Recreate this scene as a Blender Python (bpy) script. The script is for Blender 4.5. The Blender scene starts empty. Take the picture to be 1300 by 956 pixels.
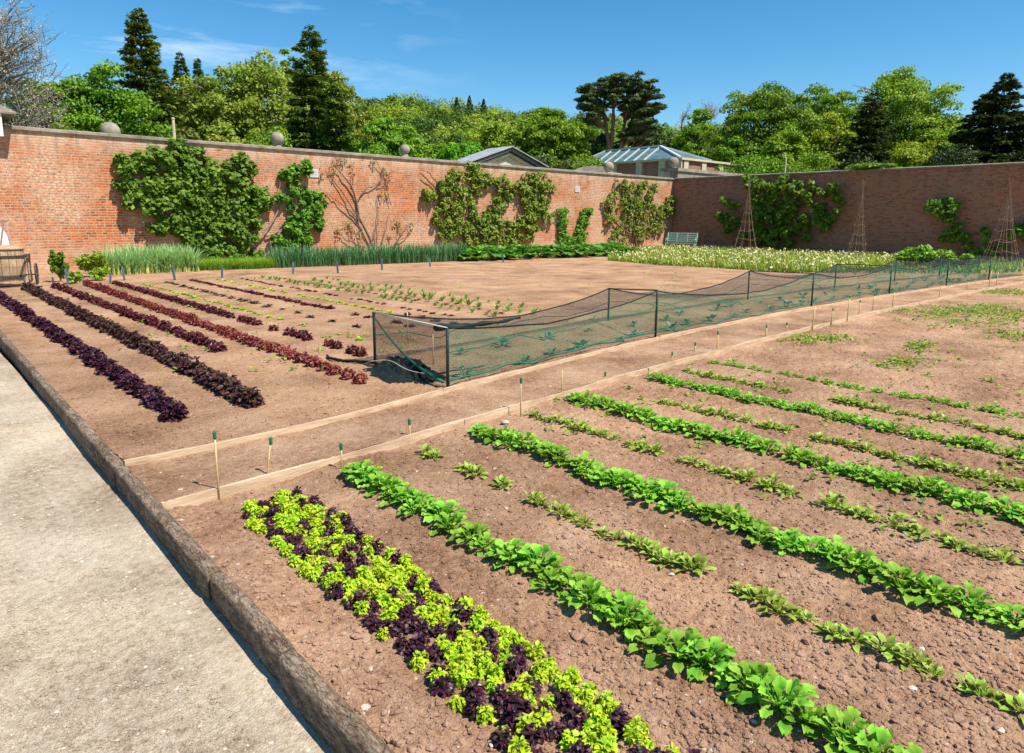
import bpy, math, random
import numpy as np
from mathutils import Matrix, Vector
random.seed(7); RS = np.random.RandomState(11)
S = bpy.context.scene
COL = S.collection
rad = math.radians

# ------------------------------------------------------------------ camera geometry
FPX, CX, CY = 875.0, 650.0, 433.0
EYE = 1.7
_p = math.atan((CY - 279) / FPX); _a = rad(42.3); _r = rad(0.48)
FW = np.array([math.sin(_a)*math.cos(_p), math.cos(_a)*math.cos(_p), -math.sin(_p)])
_r0 = np.array([math.cos(_a), -math.sin(_a), 0.0]); _u0 = np.cross(_r0, FW)
RT = _r0*math.cos(_r) + _u0*math.sin(_r); UP = np.cross(RT, FW)
def ray(u, v): return FW + RT*(u-CX)/FPX - UP*(v-CY)/FPX
def G(u, v, z=0.0):
    d = ray(u, v); t = (z-EYE)/d[2]; return np.array([0, 0, EYE]) + d*t
def atY(u, v, Y):
    d = ray(u, v); return np.array([0, 0, EYE]) + d*(Y/d[1])
def atX(u, v, X):
    d = ray(u, v); return np.array([0, 0, EYE]) + d*(X/d[0])
def atD(u, v, D): return np.array([0, 0, EYE]) + ray(u, v)*D

WY, WX, WH = 25.2, 36.1, 4.3          # left wall plane, right wall plane, wall height
ZU, ZP, ZN, ZG = 0.05, 0.025, -0.03, -0.10   # upper bed, trodden path, near bed, gravel path

# ------------------------------------------------------------------ mesh building
class MB:
    def __init__(s): s.V=[]; s.F={3:[],4:[]}; s.T=[]; s.n=0; s.M={3:[],4:[]}
    def add(s, v, f, tint=0.5, mi=0):
        v = np.asarray(v, float).reshape(-1, 3); f = np.asarray(f, int)
        k = f.shape[1]
        s.V.append(v); s.F[k].append(f + s.n); s.M[k].append(np.full(len(f), mi))
        t = np.full(len(v), tint) if np.isscalar(tint) else np.asarray(tint, float)
        s.T.append(t); s.n += len(v); return s
    def box(s, x0, x1, y0, y1, z0, z1, tint=.5, mi=0, jit=0):
        v = np.array([[x,y,z] for z in (z0,z1) for y in (y0,y1) for x in (x0,x1)], float)
        if jit: v += RS.uniform(-jit, jit, v.shape)
        f = [[0,2,3,1],[4,5,7,6],[0,1,5,4],[2,6,7,3],[0,4,6,2],[1,3,7,5]]
        return s.add(v, f, tint, mi)
    def bar(s, a, b, w, h, tint=.5, mi=0):       # box between two points, w across, h along up
        a=np.array(a,float); b=np.array(b,float); d=b-a; L=np.linalg.norm(d); d/=L
        up=np.array([0,0,1.]) if abs(d[2])<.95 else np.array([0,1.,0])
        r=np.cross(d,up); r/=np.linalg.norm(r); u=np.cross(r,d)
        v=[p+r*sx*w/2+u*sz*h/2 for p in (a,b) for sz in (-1,1) for sx in (-1,1)]
        f=[[0,2,3,1],[4,5,7,6],[0,1,5,4],[2,6,7,3],[0,4,6,2],[1,3,7,5]]
        return s.add(v,f,tint,mi)
    def tube(s, pts, r, n=6, tint=.5, mi=0, cap=True):
        pts=np.asarray(pts,float); m=len(pts); r=np.full(m,r) if np.isscalar(r) else np.asarray(r,float)
        d=np.gradient(pts,axis=0); d/=np.linalg.norm(d,axis=1)[:,None]+1e-9
        ref=np.array([0,0,1.]) if abs(d[0][2])<.9 else np.array([1.,0,0])
        V=[]
        for i in range(m):
            a=np.cross(d[i],ref); a/=np.linalg.norm(a)+1e-9; b=np.cross(d[i],a)
            th=np.arange(n)*2*math.pi/n
            V.append(pts[i]+r[i]*(np.cos(th)[:,None]*a+np.sin(th)[:,None]*b))
        V=np.concatenate(V); F=[]
        for i in range(m-1):
            for j in range(n):
                k=(j+1)%n; F.append([i*n+j,i*n+k,(i+1)*n+k,(i+1)*n+j])
        if cap:
            V=np.concatenate([V,[pts[0],pts[-1]]]); T=[]
            for j in range(n):
                k=(j+1)%n; T.append([m*n,k,j]); T.append([m*n+1,(m-1)*n+j,(m-1)*n+k])
            base=s.n; s.add(V,F,tint,mi); s.F[3].append(np.array(T)+base); s.M[3].append(np.full(len(T),mi))
            return s
        return s.add(V,F,tint,mi)
    def lathe(s, c, prof, n=16, tint=.5, mi=0):
        V=[];F=[]
        for (r,z) in prof:
            for j in range(n):
                t=2*math.pi*j/n; V.append([c[0]+r*math.cos(t),c[1]+r*math.sin(t),c[2]+z])
        for i in range(len(prof)-1):
            for j in range(n):
                k=(j+1)%n; F.append([i*n+j,i*n+k,(i+1)*n+k,(i+1)*n+j])
        return s.add(V,F,tint,mi)
    def mesh(s, name, mats, smooth=False):
        me=bpy.data.meshes.new(name)
        V=np.concatenate(s.V); T=np.concatenate(s.T)
        f3=np.concatenate(s.F[3]) if s.F[3] else np.zeros((0,3),int)
        f4=np.concatenate(s.F[4]) if s.F[4] else np.zeros((0,4),int)
        m=np.concatenate([np.concatenate(s.M[k]) if s.M[k] else np.zeros(0,int) for k in (3,4)])
        me.vertices.add(len(V)); me.vertices.foreach_set('co',V.astype(np.float32).ravel())
        loops=np.concatenate([f3.ravel(),f4.ravel()]); me.loops.add(len(loops))
        me.loops.foreach_set('vertex_index',loops.astype(np.int32))
        n=len(f3)+len(f4); me.polygons.add(n)
        ls=np.concatenate([np.arange(len(f3))*3, len(f3)*3+np.arange(len(f4))*4])
        me.polygons.foreach_set('loop_start',ls.astype(np.int32))
        me.update(calc_edges=True)
        if not isinstance(mats,(list,tuple)): mats=[mats]
        for q in mats: me.materials.append(q)
        me.polygons.foreach_set('material_index',m.astype(np.int32))
        me.polygons.foreach_set('use_smooth',np.full(n,bool(smooth)))
        a=me.attributes.new('tint','FLOAT','POINT'); a.data.foreach_set('value',T.astype(np.float32))
        me.update(); return me
    def build(s, name, mats, parent=None, smooth=False, loc=None):
        o=bpy.data.objects.new(name, s.mesh(name,mats,smooth)); COL.objects.link(o)
        if parent: o.parent=parent
        if loc is not None: o.location=loc
        return o

def tag(o, label=None, cat=None, group=None, kind=None):
    if label: o['label']=label
    if cat: o['category']=cat
    if group: o['group']=group
    if kind: o['kind']=kind
    return o
def empty(name, loc, label, cat, group=None, rz=0):
    o=bpy.data.objects.new(name,None); o.empty_display_size=.1; COL.objects.link(o); o.location=loc; o.rotation_euler[2]=rz
    return tag(o,label,cat,group)
def copy_tree(o, parent=None):
    c=o.copy(); COL.objects.link(c); c.parent=parent
    for ch in list(o.children): copy_tree(ch,c)
    return c
def move(o, loc, rz=0, sc=1):
    o.location=loc; o.rotation_euler=(0,0,rz); o.scale=(sc,sc,sc) if np.isscalar(sc) else sc

# ------------------------------------------------------------------ numpy noise
def _hash(ix,iy,seed):
    h=(ix*374761393+iy*668265263+seed*974634777)&0xFFFFFFFF
    h=((h^(h>>13))*1274126177)&0xFFFFFFFF
    return ((h^(h>>16))&0xFFFF)/65535.0
def vnoise(x,y,seed=0):
    x=np.asarray(x,float); y=np.asarray(y,float)
    ix=np.floor(x).astype(np.int64); iy=np.floor(y).astype(np.int64); fx=x-ix; fy=y-iy
    fx=fx*fx*(3-2*fx); fy=fy*fy*(3-2*fy)
    a=_hash(ix,iy,seed);b=_hash(ix+1,iy,seed);c=_hash(ix,iy+1,seed);d=_hash(ix+1,iy+1,seed)
    return (a*(1-fx)+b*fx)*(1-fy)+(c*(1-fx)+d*fx)*fy
def fbm(x,y,oct=4,seed=0,gain=.5):
    s=0;a=1;n=0
    for i in range(oct):
        s=s+a*(vnoise(x,y,seed+i)-.5); n+=a; a*=gain; x=x*2.03+17; y=y*2.03+5
    return s/n*2

# ------------------------------------------------------------------ materials
def new_mat(name):
    m=bpy.data.materials.new(name); m.use_nodes=True; nt=m.node_tree
    for n in list(nt.nodes): nt.nodes.remove(n)
    out=nt.nodes.new('ShaderNodeOutputMaterial'); return m,nt,out
class N:
    def __init__(s,nt): s.nt=nt
    def __call__(s,t,ins=None,**kw):
        n=s.nt.nodes.new('ShaderNode'+t)
        for k,v in kw.items(): setattr(n,k,v)
        for k,v in (ins or {}).items():
            if isinstance(v,bpy.types.NodeSocket): s.nt.links.new(v,n.inputs[k])
            else: n.inputs[k].default_value=v
        return n
    def ramp(s,fac,stops,interp='LINEAR'):
        n=s.nt.nodes.new('ShaderNodeValToRGB'); s.nt.links.new(fac,n.inputs[0]); cr=n.color_ramp; cr.interpolation=interp
        while len(cr.elements)<len(stops): cr.elements.new(.5)
        for e,(p,c) in zip(cr.elements,stops): e.position=p; e.color=(*c,1)
        return n.outputs[0]
    def mix(s,fac,a,b,mode='MIX'):
        n=s.nt.nodes.new('ShaderNodeMix'); n.data_type='RGBA'; n.blend_type=mode
        for i,v in ((0,fac),(6,a),(7,b)):
            if isinstance(v,bpy.types.NodeSocket): s.nt.links.new(v,n.inputs[i])
            elif i==0: n.inputs[0].default_value=v
            else: n.inputs[i].default_value=(*v,1)
        return n.outputs[2]
    def math(s,op,a,b=0.0,clamp=False):
        n=s.nt.nodes.new('ShaderNodeMath'); n.operation=op; n.use_clamp=clamp
        for i,v in ((0,a),(1,b)):
            if isinstance(v,bpy.types.NodeSocket): s.nt.links.new(v,n.inputs[i])
            else: n.inputs[i].default_value=v
        return n.outputs[0]
    def noise(s,vec,scale,detail=4,rough=.55,out=0):
        n=s('TexNoise',{'Vector':vec,'Scale':scale,'Detail':detail,'Roughness':rough}); return n.outputs[out]
    def obj(s): return s('TexCoord').outputs['Object']
def bsdf(N_,nt,out,color,rough=.8,normal=None,spec=.3,metal=0):
    b=N_('BsdfPrincipled',{'Base Color':color if isinstance(color,bpy.types.NodeSocket) else (*color,1),'Roughness':rough,'Metallic':metal})
    b.inputs['Specular IOR Level'].default_value=spec
    if normal: nt.links.new(normal,b.inputs['Normal'])
    nt.links.new(b.outputs[0],out.inputs[0]); return b

def leaf_mat(name, stops, trans=.3, rough=.5, spec=.3, tcol=None, objvar=.12, fine=60.):
    m,nt,out=new_mat(name); n=N(nt)
    at=n('Attribute',attribute_name='tint').outputs['Fac']
    if fine: 
        f=n.noise(n.obj(),fine,2); at=n.math('ADD',at,n.math('MULTIPLY',n.math('SUBTRACT',f,.5),.25))
    c=n.ramp(at,stops)
    oi=n('ObjectInfo').outputs['Random']
    hs=n('HueSaturation',{'Color':c,'Value':n.math('ADD',n.math('MULTIPLY',oi,2*objvar),1-objvar),'Hue':n.math('ADD',n.math('MULTIPLY',oi,.03),.485)}).outputs[0]
    b=n('BsdfPrincipled',{'Base Color':hs,'Roughness':rough}); b.inputs['Specular IOR Level'].default_value=spec
    if trans>0:
        t=n('BsdfTranslucent',{'Color':n('HueSaturation',{'Color':hs,'Value':1.25,'Saturation':1.05}).outputs[0]})
        mx=n('MixShader',{0:trans,1:b.outputs[0],2:t.outputs[0]}); nt.links.new(mx.outputs[0],out.inputs[0])
    else: nt.links.new(b.outputs[0],out.inputs[0])
    return m

def simple_mat(name, c1, c2, scale=8, rough=.75, bump=.3, stretch=(1,1,1), spec=.25, bscale=None, metal=0):
    m,nt,out=new_mat(name); n=N(nt)
    v=n('Mapping',{'Vector':n.obj(),'Scale':stretch}).outputs[0]
    f=n.noise(v,scale,5,.6); c=n.mix(n.ramp(f,[(.3,(0,0,0)),(.7,(1,1,1))]),c1,c2)
    b=n('Bump',{'Height':n.noise(v,bscale or scale*4,4),'Strength':bump,'Distance':.01}).outputs[0]
    bsdf(n,nt,out,c,rough,b,spec,metal); return m

def soil_mat(name, dark, mid, pale, bumpd=.012, stones=True, fleck=(.55,.47,.38)):
    m,nt,out=new_mat(name); n=N(nt); p=n.obj()
    a=n.noise(p,1.3,5,.6); b_=n.noise(p,22,6,.7); c_=n.noise(p,95,3,.6)
    f=n.math('ADD',n.math('MULTIPLY',a,.45),n.math('ADD',n.math('MULTIPLY',b_,.4),n.math('MULTIPLY',c_,.25)))
    col=n.ramp(f,[(.40,dark),(.51,mid),(.64,pale)])
    pt=n.ramp(n.noise(p,.42,4,.65),[(.36,(.78,.76,.74)),(.5,(1,1,1)),(.66,(1.12,1.10,1.06))]); col=n.mix(1.,col,pt,'MULTIPLY')
    if stones:
        vo=n('TexVoronoi',{'Vector':p,'Scale':38.},feature='F1'); d=vo.outputs['Distance']
        sel=n.math('LESS_THAN',n('SeparateColor',{'Color':vo.outputs['Color']}).outputs[0],.055)
        near=n.math('LESS_THAN',d,.28)
        col=n.mix(n.math('MULTIPLY',sel,near),col,fleck)
    h=n.math('ADD',n.math('MULTIPLY',n.noise(p,45,5,.7),1.),n.math('MULTIPLY',n.noise(p,160,3,.6),.35))
    bp=n('Bump',{'Height':h,'Strength':1.,'Distance':bumpd}).outputs[0]
    bsdf(n,nt,out,col,.95,bp,.1); return m

M={}
M['soil']=soil_mat('dry_red_soil',(.15,.080,.046),(.345,.198,.118),(.50,.325,.21),.024)
M['soil_fine']=soil_mat('raked_pale_soil',(.18,.098,.055),(.37,.215,.125),(.50,.325,.205),.028)
M['soil_far']=soil_mat('far_ground',(.10,.12,.04),(.13,.16,.05),(.20,.2,.09),.02,False)
M['trod']=soil_mat('trodden_chip_path',(.15,.080,.046),(.34,.197,.118),(.50,.33,.215),.024)
M['gravel']=soil_mat('pale_gravel',(.20,.145,.10),(.44,.355,.26),(.63,.54,.42),.022,True,(.78,.74,.68))
M['clod']=soil_mat('soil_clod',(.15,.082,.053),(.29,.168,.112),(.42,.27,.19),.012,False)

def brick_mat(name, cols, mortar, pale, top_pale=0.0, big=.5, mort_dark=None, msize=.012):
    m,nt,out=new_mat(name); n=N(nt); p=n.obj()
    sp=n('SeparateXYZ',{0:p}); 
    wob=n.math('MULTIPLY',n.math('SUBTRACT',n.noise(p,.9,2),.5),.035)
    zz0=n.math('ADD',sp.outputs[2],wob); wn=n('TexWhiteNoise',{'W':n.math('FLOOR',n.math('DIVIDE',zz0,.081))},noise_dimensions='1D').outputs['Value']
    xx0=n.math('ADD',n.math('ADD',sp.outputs[0],n.math('MULTIPLY',wn,.2)),n.math('MULTIPLY',n.noise(p,6,2),.06))
    v=n('CombineXYZ',{0:xx0,1:n.math('ADD',zz0,n.math('MULTIPLY',n.noise(p,9,2),.012)),2:0.}).outputs[0]
    def br(off):
        b=n('TexBrick',{'Vector':v,'Color1':(0,0,0,1),'Color2':(1,1,1,1),'Mortar':(.5,.5,.5,1),'Scale':1.,'Mortar Size':msize,'Mortar Smooth':.35,'Bias':0.,'Brick Width':.235,'Row Height':.081})
        b.offset=.5; b.offset_frequency=2; b.squash=.66; b.squash_frequency=2; return b
    b=br(0)
    rnd=n.math('ADD',b.outputs['Color'],0.)
    loc=n.noise(p,2.6,5,.65)
    f=n.math('ADD',n.math('MULTIPLY',rnd,.62),n.math('MULTIPLY',loc,.38),True)
    bc=n.ramp(f,cols)
    bc=n.mix(.35,bc,n.ramp(n.noise(p,28,4,.7),[(.3,(.35,.3,.28)),(.7,(1,1,1))]),'MULTIPLY')
    # lime bloom and patches of render stuck on the bricks
    pat=n.ramp(n.noise(p,.55,6,.72),[(.43,(.05,.05,.05)),(.60,(1,1,1))]); small=n.ramp(n.noise(p,13,5,.8),[(.42,(0,0,0)),(.58,(1,1,1))])
    pf=n.math('MULTIPLY',pat,n.math('ADD',n.math('MULTIPLY',small,.85),.04),True)
    pf=n.math('MULTIPLY',pf,big)
    if top_pale:
        zt=n.math('MULTIPLY',n.math('SUBTRACT',sp.outputs[2],WH-.85),1.6,True)
        zz=n.math('MULTIPLY',zt,n.ramp(n.noise(p,2.2,5,.75),[(.36,(0,0,0)),(.52,(1,1,1))]))
        pf=n.math('MAXIMUM',pf,n.math('MULTIPLY',zz,top_pale))
        lo=n.math('MULTIPLY',n.math('SUBTRACT',1.15,sp.outputs[2]),1.0,True)
        lo=n.math('MULTIPLY',lo,n.ramp(n.noise(p,1.1,5,.7),[(.36,(0,0,0)),(.6,(1,1,1))]))
        pf=n.math('MAXIMUM',pf,n.math('MULTIPLY',lo,.7))
    bc=n.mix(pf,bc,pale)
    mc=n.mix(n.noise(p,7,4,.7),mort_dark or tuple(.55*q for q in mortar),mortar)
    ero=n.ramp(n.noise(p,5,5,.8),[(.34,(.25,.25,.25)),(.56,(1,1,1))])
    col=n.mix(n.math('MULTIPLY',b.outputs['Fac'],ero),bc,mc)
    # dark dripped lichen streaks under the coping
    st=n.noise(n('Mapping',{'Vector':p,'Scale':(2.2,1,.35)}).outputs[0],1.6,5,.7)
    zt2=n.math('MULTIPLY',n.math('SUBTRACT',sp.outputs[2],WH-1.6),.8,True)
    dk=n.math('MULTIPLY',zt2,n.ramp(st,[(.5,(0,0,0)),(.66,(1,1,1))]))
    col=n.mix(n.math('MULTIPLY',dk,.45),col,(.10,.075,.06))
    h=n.math('ADD',n.math('MULTIPLY',n.math('SUBTRACT',1.,b.outputs['Fac']),.7),n.math('ADD',n.math('MULTIPLY',n.noise(p,60,4),.25),n.math('MULTIPLY',rnd,.15)))
    bp=n('Bump',{'Height':h,'Strength':.9,'Distance':.012}).outputs[0]
    bsdf(n,nt,out,col,.9,bp,.15); return m
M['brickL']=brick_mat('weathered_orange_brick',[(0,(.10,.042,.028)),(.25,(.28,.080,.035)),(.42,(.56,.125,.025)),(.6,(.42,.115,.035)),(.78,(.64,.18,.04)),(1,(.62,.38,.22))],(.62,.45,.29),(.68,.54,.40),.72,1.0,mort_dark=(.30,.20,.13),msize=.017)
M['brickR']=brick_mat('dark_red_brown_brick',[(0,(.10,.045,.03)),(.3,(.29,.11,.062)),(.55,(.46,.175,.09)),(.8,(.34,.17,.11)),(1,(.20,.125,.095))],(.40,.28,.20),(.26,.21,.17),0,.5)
M['brickO']=brick_mat('orangery_red_brick',[(0,(.30,.11,.08)),(.5,(.42,.16,.11)),(1,(.5,.22,.16))],(.42,.32,.26),(.4,.3,.25),0,.2)
M['stone']=simple_mat('coping_stone',(.17,.145,.11),(.36,.32,.25),3,.9,.6)
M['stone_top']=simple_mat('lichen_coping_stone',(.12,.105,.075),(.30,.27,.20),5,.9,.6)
M['cream']=simple_mat('cream_limestone',(.46,.39,.27),(.62,.54,.40),2,.85,.3)
M['lead']=simple_mat('grey_lead_roof',(.22,.235,.25),(.40,.42,.44),1.5,.5,.2,(1,1,.3),.4)
M['slate']=simple_mat('brown_slate_roof',(.12,.10,.085),(.25,.215,.18),4,.75,.3)
M['glass']=simple_mat('blue_grey_roof_glass',(.06,.12,.14),(.15,.24,.26),1.2,.12,.02,(1,1,1),.6)
M['glazing_bar']=simple_mat('white_glazing_bar',(.42,.48,.48),(.58,.63,.63),6,.5,.05)
M['board']=simple_mat('sawn_pine_board',(.38,.25,.15),(.64,.48,.33),3,.7,.4,(1,8,8))
def log_mat():
    m,nt,out=new_mat('weathered_log'); n=N(nt); p=n.obj()
    g=n('Mapping',{'Vector':p,'Scale':(9,2.4,9)}).outputs[0]; a=n.noise(g,4,6,.7); b_=n.noise(g,16,4,.7); c_=n.noise(p,2.4,5,.6)
    f=n.math('ADD',n.math('MULTIPLY',a,.4),n.math('ADD',n.math('MULTIPLY',b_,.3),n.math('MULTIPLY',c_,.3)))
    col=n.ramp(f,[(.36,(.045,.030,.020)),(.48,(.15,.105,.07)),(.62,(.40,.31,.225))])
    crack=n.ramp(n.noise(g,3.2,3,.5),[(.485,(0,0,0)),(.5,(1,1,1)),(.515,(0,0,0))])
    col=n.mix(n.math('MULTIPLY',crack,.6),col,(.03,.02,.014))
    h=n.math('SUBTRACT',n.math('ADD',a,n.math('MULTIPLY',b_,.5)),n.math('MULTIPLY',crack,.4))
    bsdf(n,nt,out,col,.9,n('Bump',{'Height':h,'Strength':1.,'Distance':.012}).outputs[0],.15); return m
M['log']=log_mat()
M['cane']=simple_mat('bamboo_cane',(.52,.36,.15),(.70,.53,.27),30,.5,.15)
M['cap']=simple_mat('green_rubber_cap',(.005,.12,.055),(.01,.20,.09),40,.4,.05)
M['slatetag']=simple_mat('slate_blue_marker',(.07,.10,.14),(.16,.21,.27),12,.6,.2)
M['netpost']=simple_mat('dark_green_stake',(.008,.02,.014),(.02,.035,.025),20,.5,.1)
M['steel']=simple_mat('dark_steel',(.03,.028,.025),(.09,.075,.06),12,.5,.2)
M['oak']=simple_mat('pale_oak_staves',(.30,.19,.10),(.50,.36,.22),4,.65,.4,(9,1,1.5))
M['white']=simple_mat('white_paint',(.74,.74,.72),(.82,.82,.80),3,.5,.05)
M['bench']=simple_mat('pale_green_bench_paint',(.36,.52,.44),(.47,.64,.55),9,.5,.1)
M['hazel']=simple_mat('hazel_rod',(.16,.10,.065),(.34,.235,.165),14,.8,.3)
M['bark']=simple_mat('grey_brown_bark',(.075,.055,.04),(.20,.155,.115),5,.9,.8,(3,3,.6))
M['barkpale']=simple_mat('pale_bark',(.15,.125,.10),(.32,.28,.23),7,.9,.5,(2,2,.5))
M['barkpine']=simple_mat('reddish_pine_bark',(.10,.06,.04),(.24,.15,.10),5,.9,.8,(3,3,.6))
M['pebble']=simple_mat('pale_pebble',(.34,.26,.20),(.58,.49,.41),14,.8,.3)
M['twine']=simple_mat('white_twine',(.55,.52,.45),(.7,.68,.6),30,.8,.1)
M['plaque']=simple_mat('grey_white_plaque',(.5,.5,.5),(.66,.66,.67),9,.5,.05)

# foliage palettes
M['lett_purple']=leaf_mat('deep_purple_lettuce_leaf',[(0,(.016,.012,.010)),(.45,(.026,.005,.014)),(1,(.075,.013,.036))],.12,.5,.35,fine=90)
M['lett_olive']=leaf_mat('olive_purple_lettuce_leaf',[(0,(.06,.085,.015)),(.3,(.045,.022,.016)),(1,(.085,.026,.028))],.15,.5,.35,fine=90)
M['lett_red']=leaf_mat('red_frilly_lettuce_leaf',[(0,(.20,.17,.03)),(.35,(.17,.05,.028)),(1,(.30,.034,.045))],.18,.42,.4,fine=90)
M['lett_dkred']=leaf_mat('dark_red_lettuce_leaf',[(0,(.05,.04,.015)),(.4,(.085,.014,.018)),(1,(.135,.018,.03))],.15,.4,.4,fine=90)
M['lett_lime']=leaf_mat('lime_green_lettuce_leaf',[(0,(.16,.34,.012)),(.5,(.38,.56,.018)),(1,(.60,.72,.03))],.3,.42,.3,objvar=.15)
M['lett_yel']=leaf_mat('yellow_green_lettuce_leaf',[(0,(.22,.34,.02)),(.5,(.38,.47,.03)),(1,(.52,.58,.06))],.3,.5,.3)
M['radish']=leaf_mat('fresh_green_radish_leaf',[(0,(.08,.22,.015)),(.5,(.17,.39,.028)),(1,(.32,.54,.07))],.30,.62,.2,objvar=.2,fine=45)
M['beet']=leaf_mat('olive_green_seedling_leaf',[(0,(.20,.14,.04)),(.35,(.22,.34,.03)),(1,(.42,.56,.10))],.28,.45,.35)
M['kale']=leaf_mat('blue_green_brassica_leaf',[(0,(.05,.13,.07)),(.5,(.08,.20,.11)),(1,(.16,.33,.20))],.2,.4,.4)
M['chard']=leaf_mat('pale_green_upright_leaf',[(0,(.45,.47,.28)),(.3,(.22,.36,.06)),(1,(.12,.26,.04))],.28,.45,.35)
M['leek']=leaf_mat('blue_green_leek_leaf',[(0,(.10,.17,.06)),(.5,(.055,.20,.065)),(1,(.13,.32,.13))],.2,.45,.4)
M['garlic']=leaf_mat('pale_garlic_leaf',[(0,(.55,.50,.16)),(.35,(.27,.42,.12)),(1,(.33,.50,.20))],.25,.45,.4)
M['carrot']=leaf_mat('feathery_bright_leaf',[(0,(.14,.26,.02)),(1,(.26,.46,.04))],.3,.5,.3)
M['rhubarb']=leaf_mat('rhubarb_leaf',[(0,(.05,.15,.015)),(1,(.15,.34,.04))],.25,.45,.35)
M['flowerleaf']=leaf_mat('yellow_green_flower_leaf',[(0,(.10,.21,.02)),(1,(.36,.44,.06))],.28,.5,.3)
M['petal']=leaf_mat('cream_petal',[(0,(.74,.68,.20)),(1,(.80,.78,.52))],.3,.5,.3)
M['weed']=leaf_mat('weed_leaf',[(0,(.14,.22,.03)),(1,(.32,.46,.05))],.28,.5,.3)
M['magnolia']=leaf_mat('glossy_deep_green_leaf',[(0,(.04,.10,.008)),(.5,(.09,.21,.012)),(1,(.20,.35,.025))],.2,.55,.25,fine=0)
M['pear']=leaf_mat('pear_espalier_leaf',[(0,(.07,.14,.014)),(.5,(.16,.25,.02)),(1,(.34,.38,.05))],.25,.55,.25,fine=0)
M['figleaf']=leaf_mat('climber_leaf',[(0,(.06,.13,.010)),(.5,(.12,.25,.016)),(1,(.27,.44,.04))],.35,.55,.25,fine=0)
M['twigleaf']=leaf_mat('sparse_brown_green_leaf',[(0,(.20,.12,.05)),(1,(.24,.27,.06))],.2,.5,.3,fine=0)
def tree_leaf(n,a,b,c,tr=.3): return leaf_mat(n,[(0,a),(.5,b),(1,c)],tr,.55,.25,fine=0,objvar=.05)
M['t_green']=tree_leaf('maple_leaf',(.05,.12,.008),(.13,.26,.012),(.25,.39,.02))
M['t_yel']=tree_leaf('olive_yellow_leaf',(.12,.18,.020),(.24,.32,.033),(.38,.46,.075))
M['t_bright']=tree_leaf('bright_spring_leaf',(.09,.22,.012),(.16,.34,.02),(.26,.46,.03))
M['t_mid']=tree_leaf('mid_green_leaf',(.06,.13,.010),(.145,.27,.016),(.29,.42,.03))
M['t_lime']=tree_leaf('yellow_green_spring_leaf',(.13,.20,.012),(.24,.34,.02),(.38,.48,.045))
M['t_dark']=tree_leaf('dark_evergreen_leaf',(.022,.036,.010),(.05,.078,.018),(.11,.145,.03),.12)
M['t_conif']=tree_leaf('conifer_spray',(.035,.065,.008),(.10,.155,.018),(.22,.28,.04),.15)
M['t_pine']=tree_leaf('pine_needle_tuft',(.03,.055,.014),(.065,.11,.026),(.14,.19,.045),.15)
M['t_bare']=tree_leaf('pale_bud_twig',(.30,.25,.20),(.42,.36,.28),(.48,.44,.28),.1)
M['t_olive']=tree_leaf('olive_brown_leaf',(.08,.11,.016),(.14,.18,.03),(.22,.27,.05),.2)
M['wood']=tree_leaf('hill_wood_leaf',(.035,.085,.012),(.135,.26,.016),(.32,.41,.045))

def net_mat(name, c, alpha, cell):
    m,nt,out=new_mat(name); n=N(nt); p=n.obj()
    v=n('TexVoronoi',{'Vector':p,'Scale':cell},feature='DISTANCE_TO_EDGE').outputs['Distance']
    line=n.math('LESS_THAN',v,.10)
    f=n.math('ADD',n.math('MULTIPLY',line,.30),n.math('MULTIPLY',n.noise(p,5,3),alpha*.8),True)
    f=n.math('ADD',f,alpha*.35,True)
    d=n('BsdfPrincipled',{'Base Color':(*c,1),'Roughness':.6}); t=n('BsdfTransparent')
    mx=n('MixShader',{0:f,1:t.outputs[0],2:d.outputs[0]}); nt.links.new(mx.outputs[0],out.inputs[0]); return m
M['net_green']=net_mat('green_crop_net',(.010,.19,.115),.18,60)
M['net_black']=net_mat('black_crop_net',(.02,.035,.03),.22,60)
M['hem']=simple_mat('rolled_net_hem',(.006,.10,.06),(.02,.17,.11),20,.6,.2)
M['hemdark']=simple_mat('dark_rolled_net',(.004,.007,.006),(.014,.022,.019),20,.6,.2)

# ------------------------------------------------------------------ ground
XU0 = 1.02
ub_px=[(163,590),(236,566),(348,540),(546,495),(723,457),(896,421),(1009,391),(1106,375),(1296,351)]
lb_px=[(213,643),(277,620),(363,598),(446,574),(600,530),(705,502),(821,468),(963,432),(1020,420),(1134,391),(1213,372),(1297,359)]
UB=np.array([G(u,v,.07)[:2] for u,v in ub_px]); LB=np.array([G(u,v,.015)[:2] for u,v in lb_px])
def smooth_line(P):
    xs=P[:,0]; ys=P[:,1]; c=np.polyfit(np.log(xs+2),ys,3)
    return lambda x: np.polyval(c,np.log(np.clip(x,0.8,30)+2))
UBf=smooth_line(UB); LBf=smooth_line(LB)
def zone(x,y):
    """height of the base ground"""
    ub=UBf(x); lb=LBf(x)
    z=np.where(y>ub,ZU,np.where(y>lb,ZP,ZN))
    z=np.where(x<XU0-.03,ZG,z)
    return z
def rough_soil(x,y,amp=1.0):
    cl=fbm(x*4.2,y*4.2,3,3)*.018
    c2=np.abs(fbm(x*17,y*17,3,9))
    c3=fbm(x*42,y*42,2,21)*.006
    return (cl-c2*.020+.004+c3)*amp
def zsoil(x,y):
    z=zone(x,y); ub=UBf(x); lb=LBf(x)
    amp=np.where(y>ub,np.where(x>9.5,.35,.75),np.where(y>lb,.35,1.0))
    # furrows between rows
    fur=np.where((y<lb)&(x<9),np.cos((x-2.2)*2*math.pi/1.25)*.012,0.)
    return z+rough_soil(x,y,amp)+fur
def axis(a,b,s0,ref,k):
    xs=[a]; x=a
    while x<b: x+=s0*(1+max(0,abs(x-ref))*k); xs.append(x)
    return np.array(xs)
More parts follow.
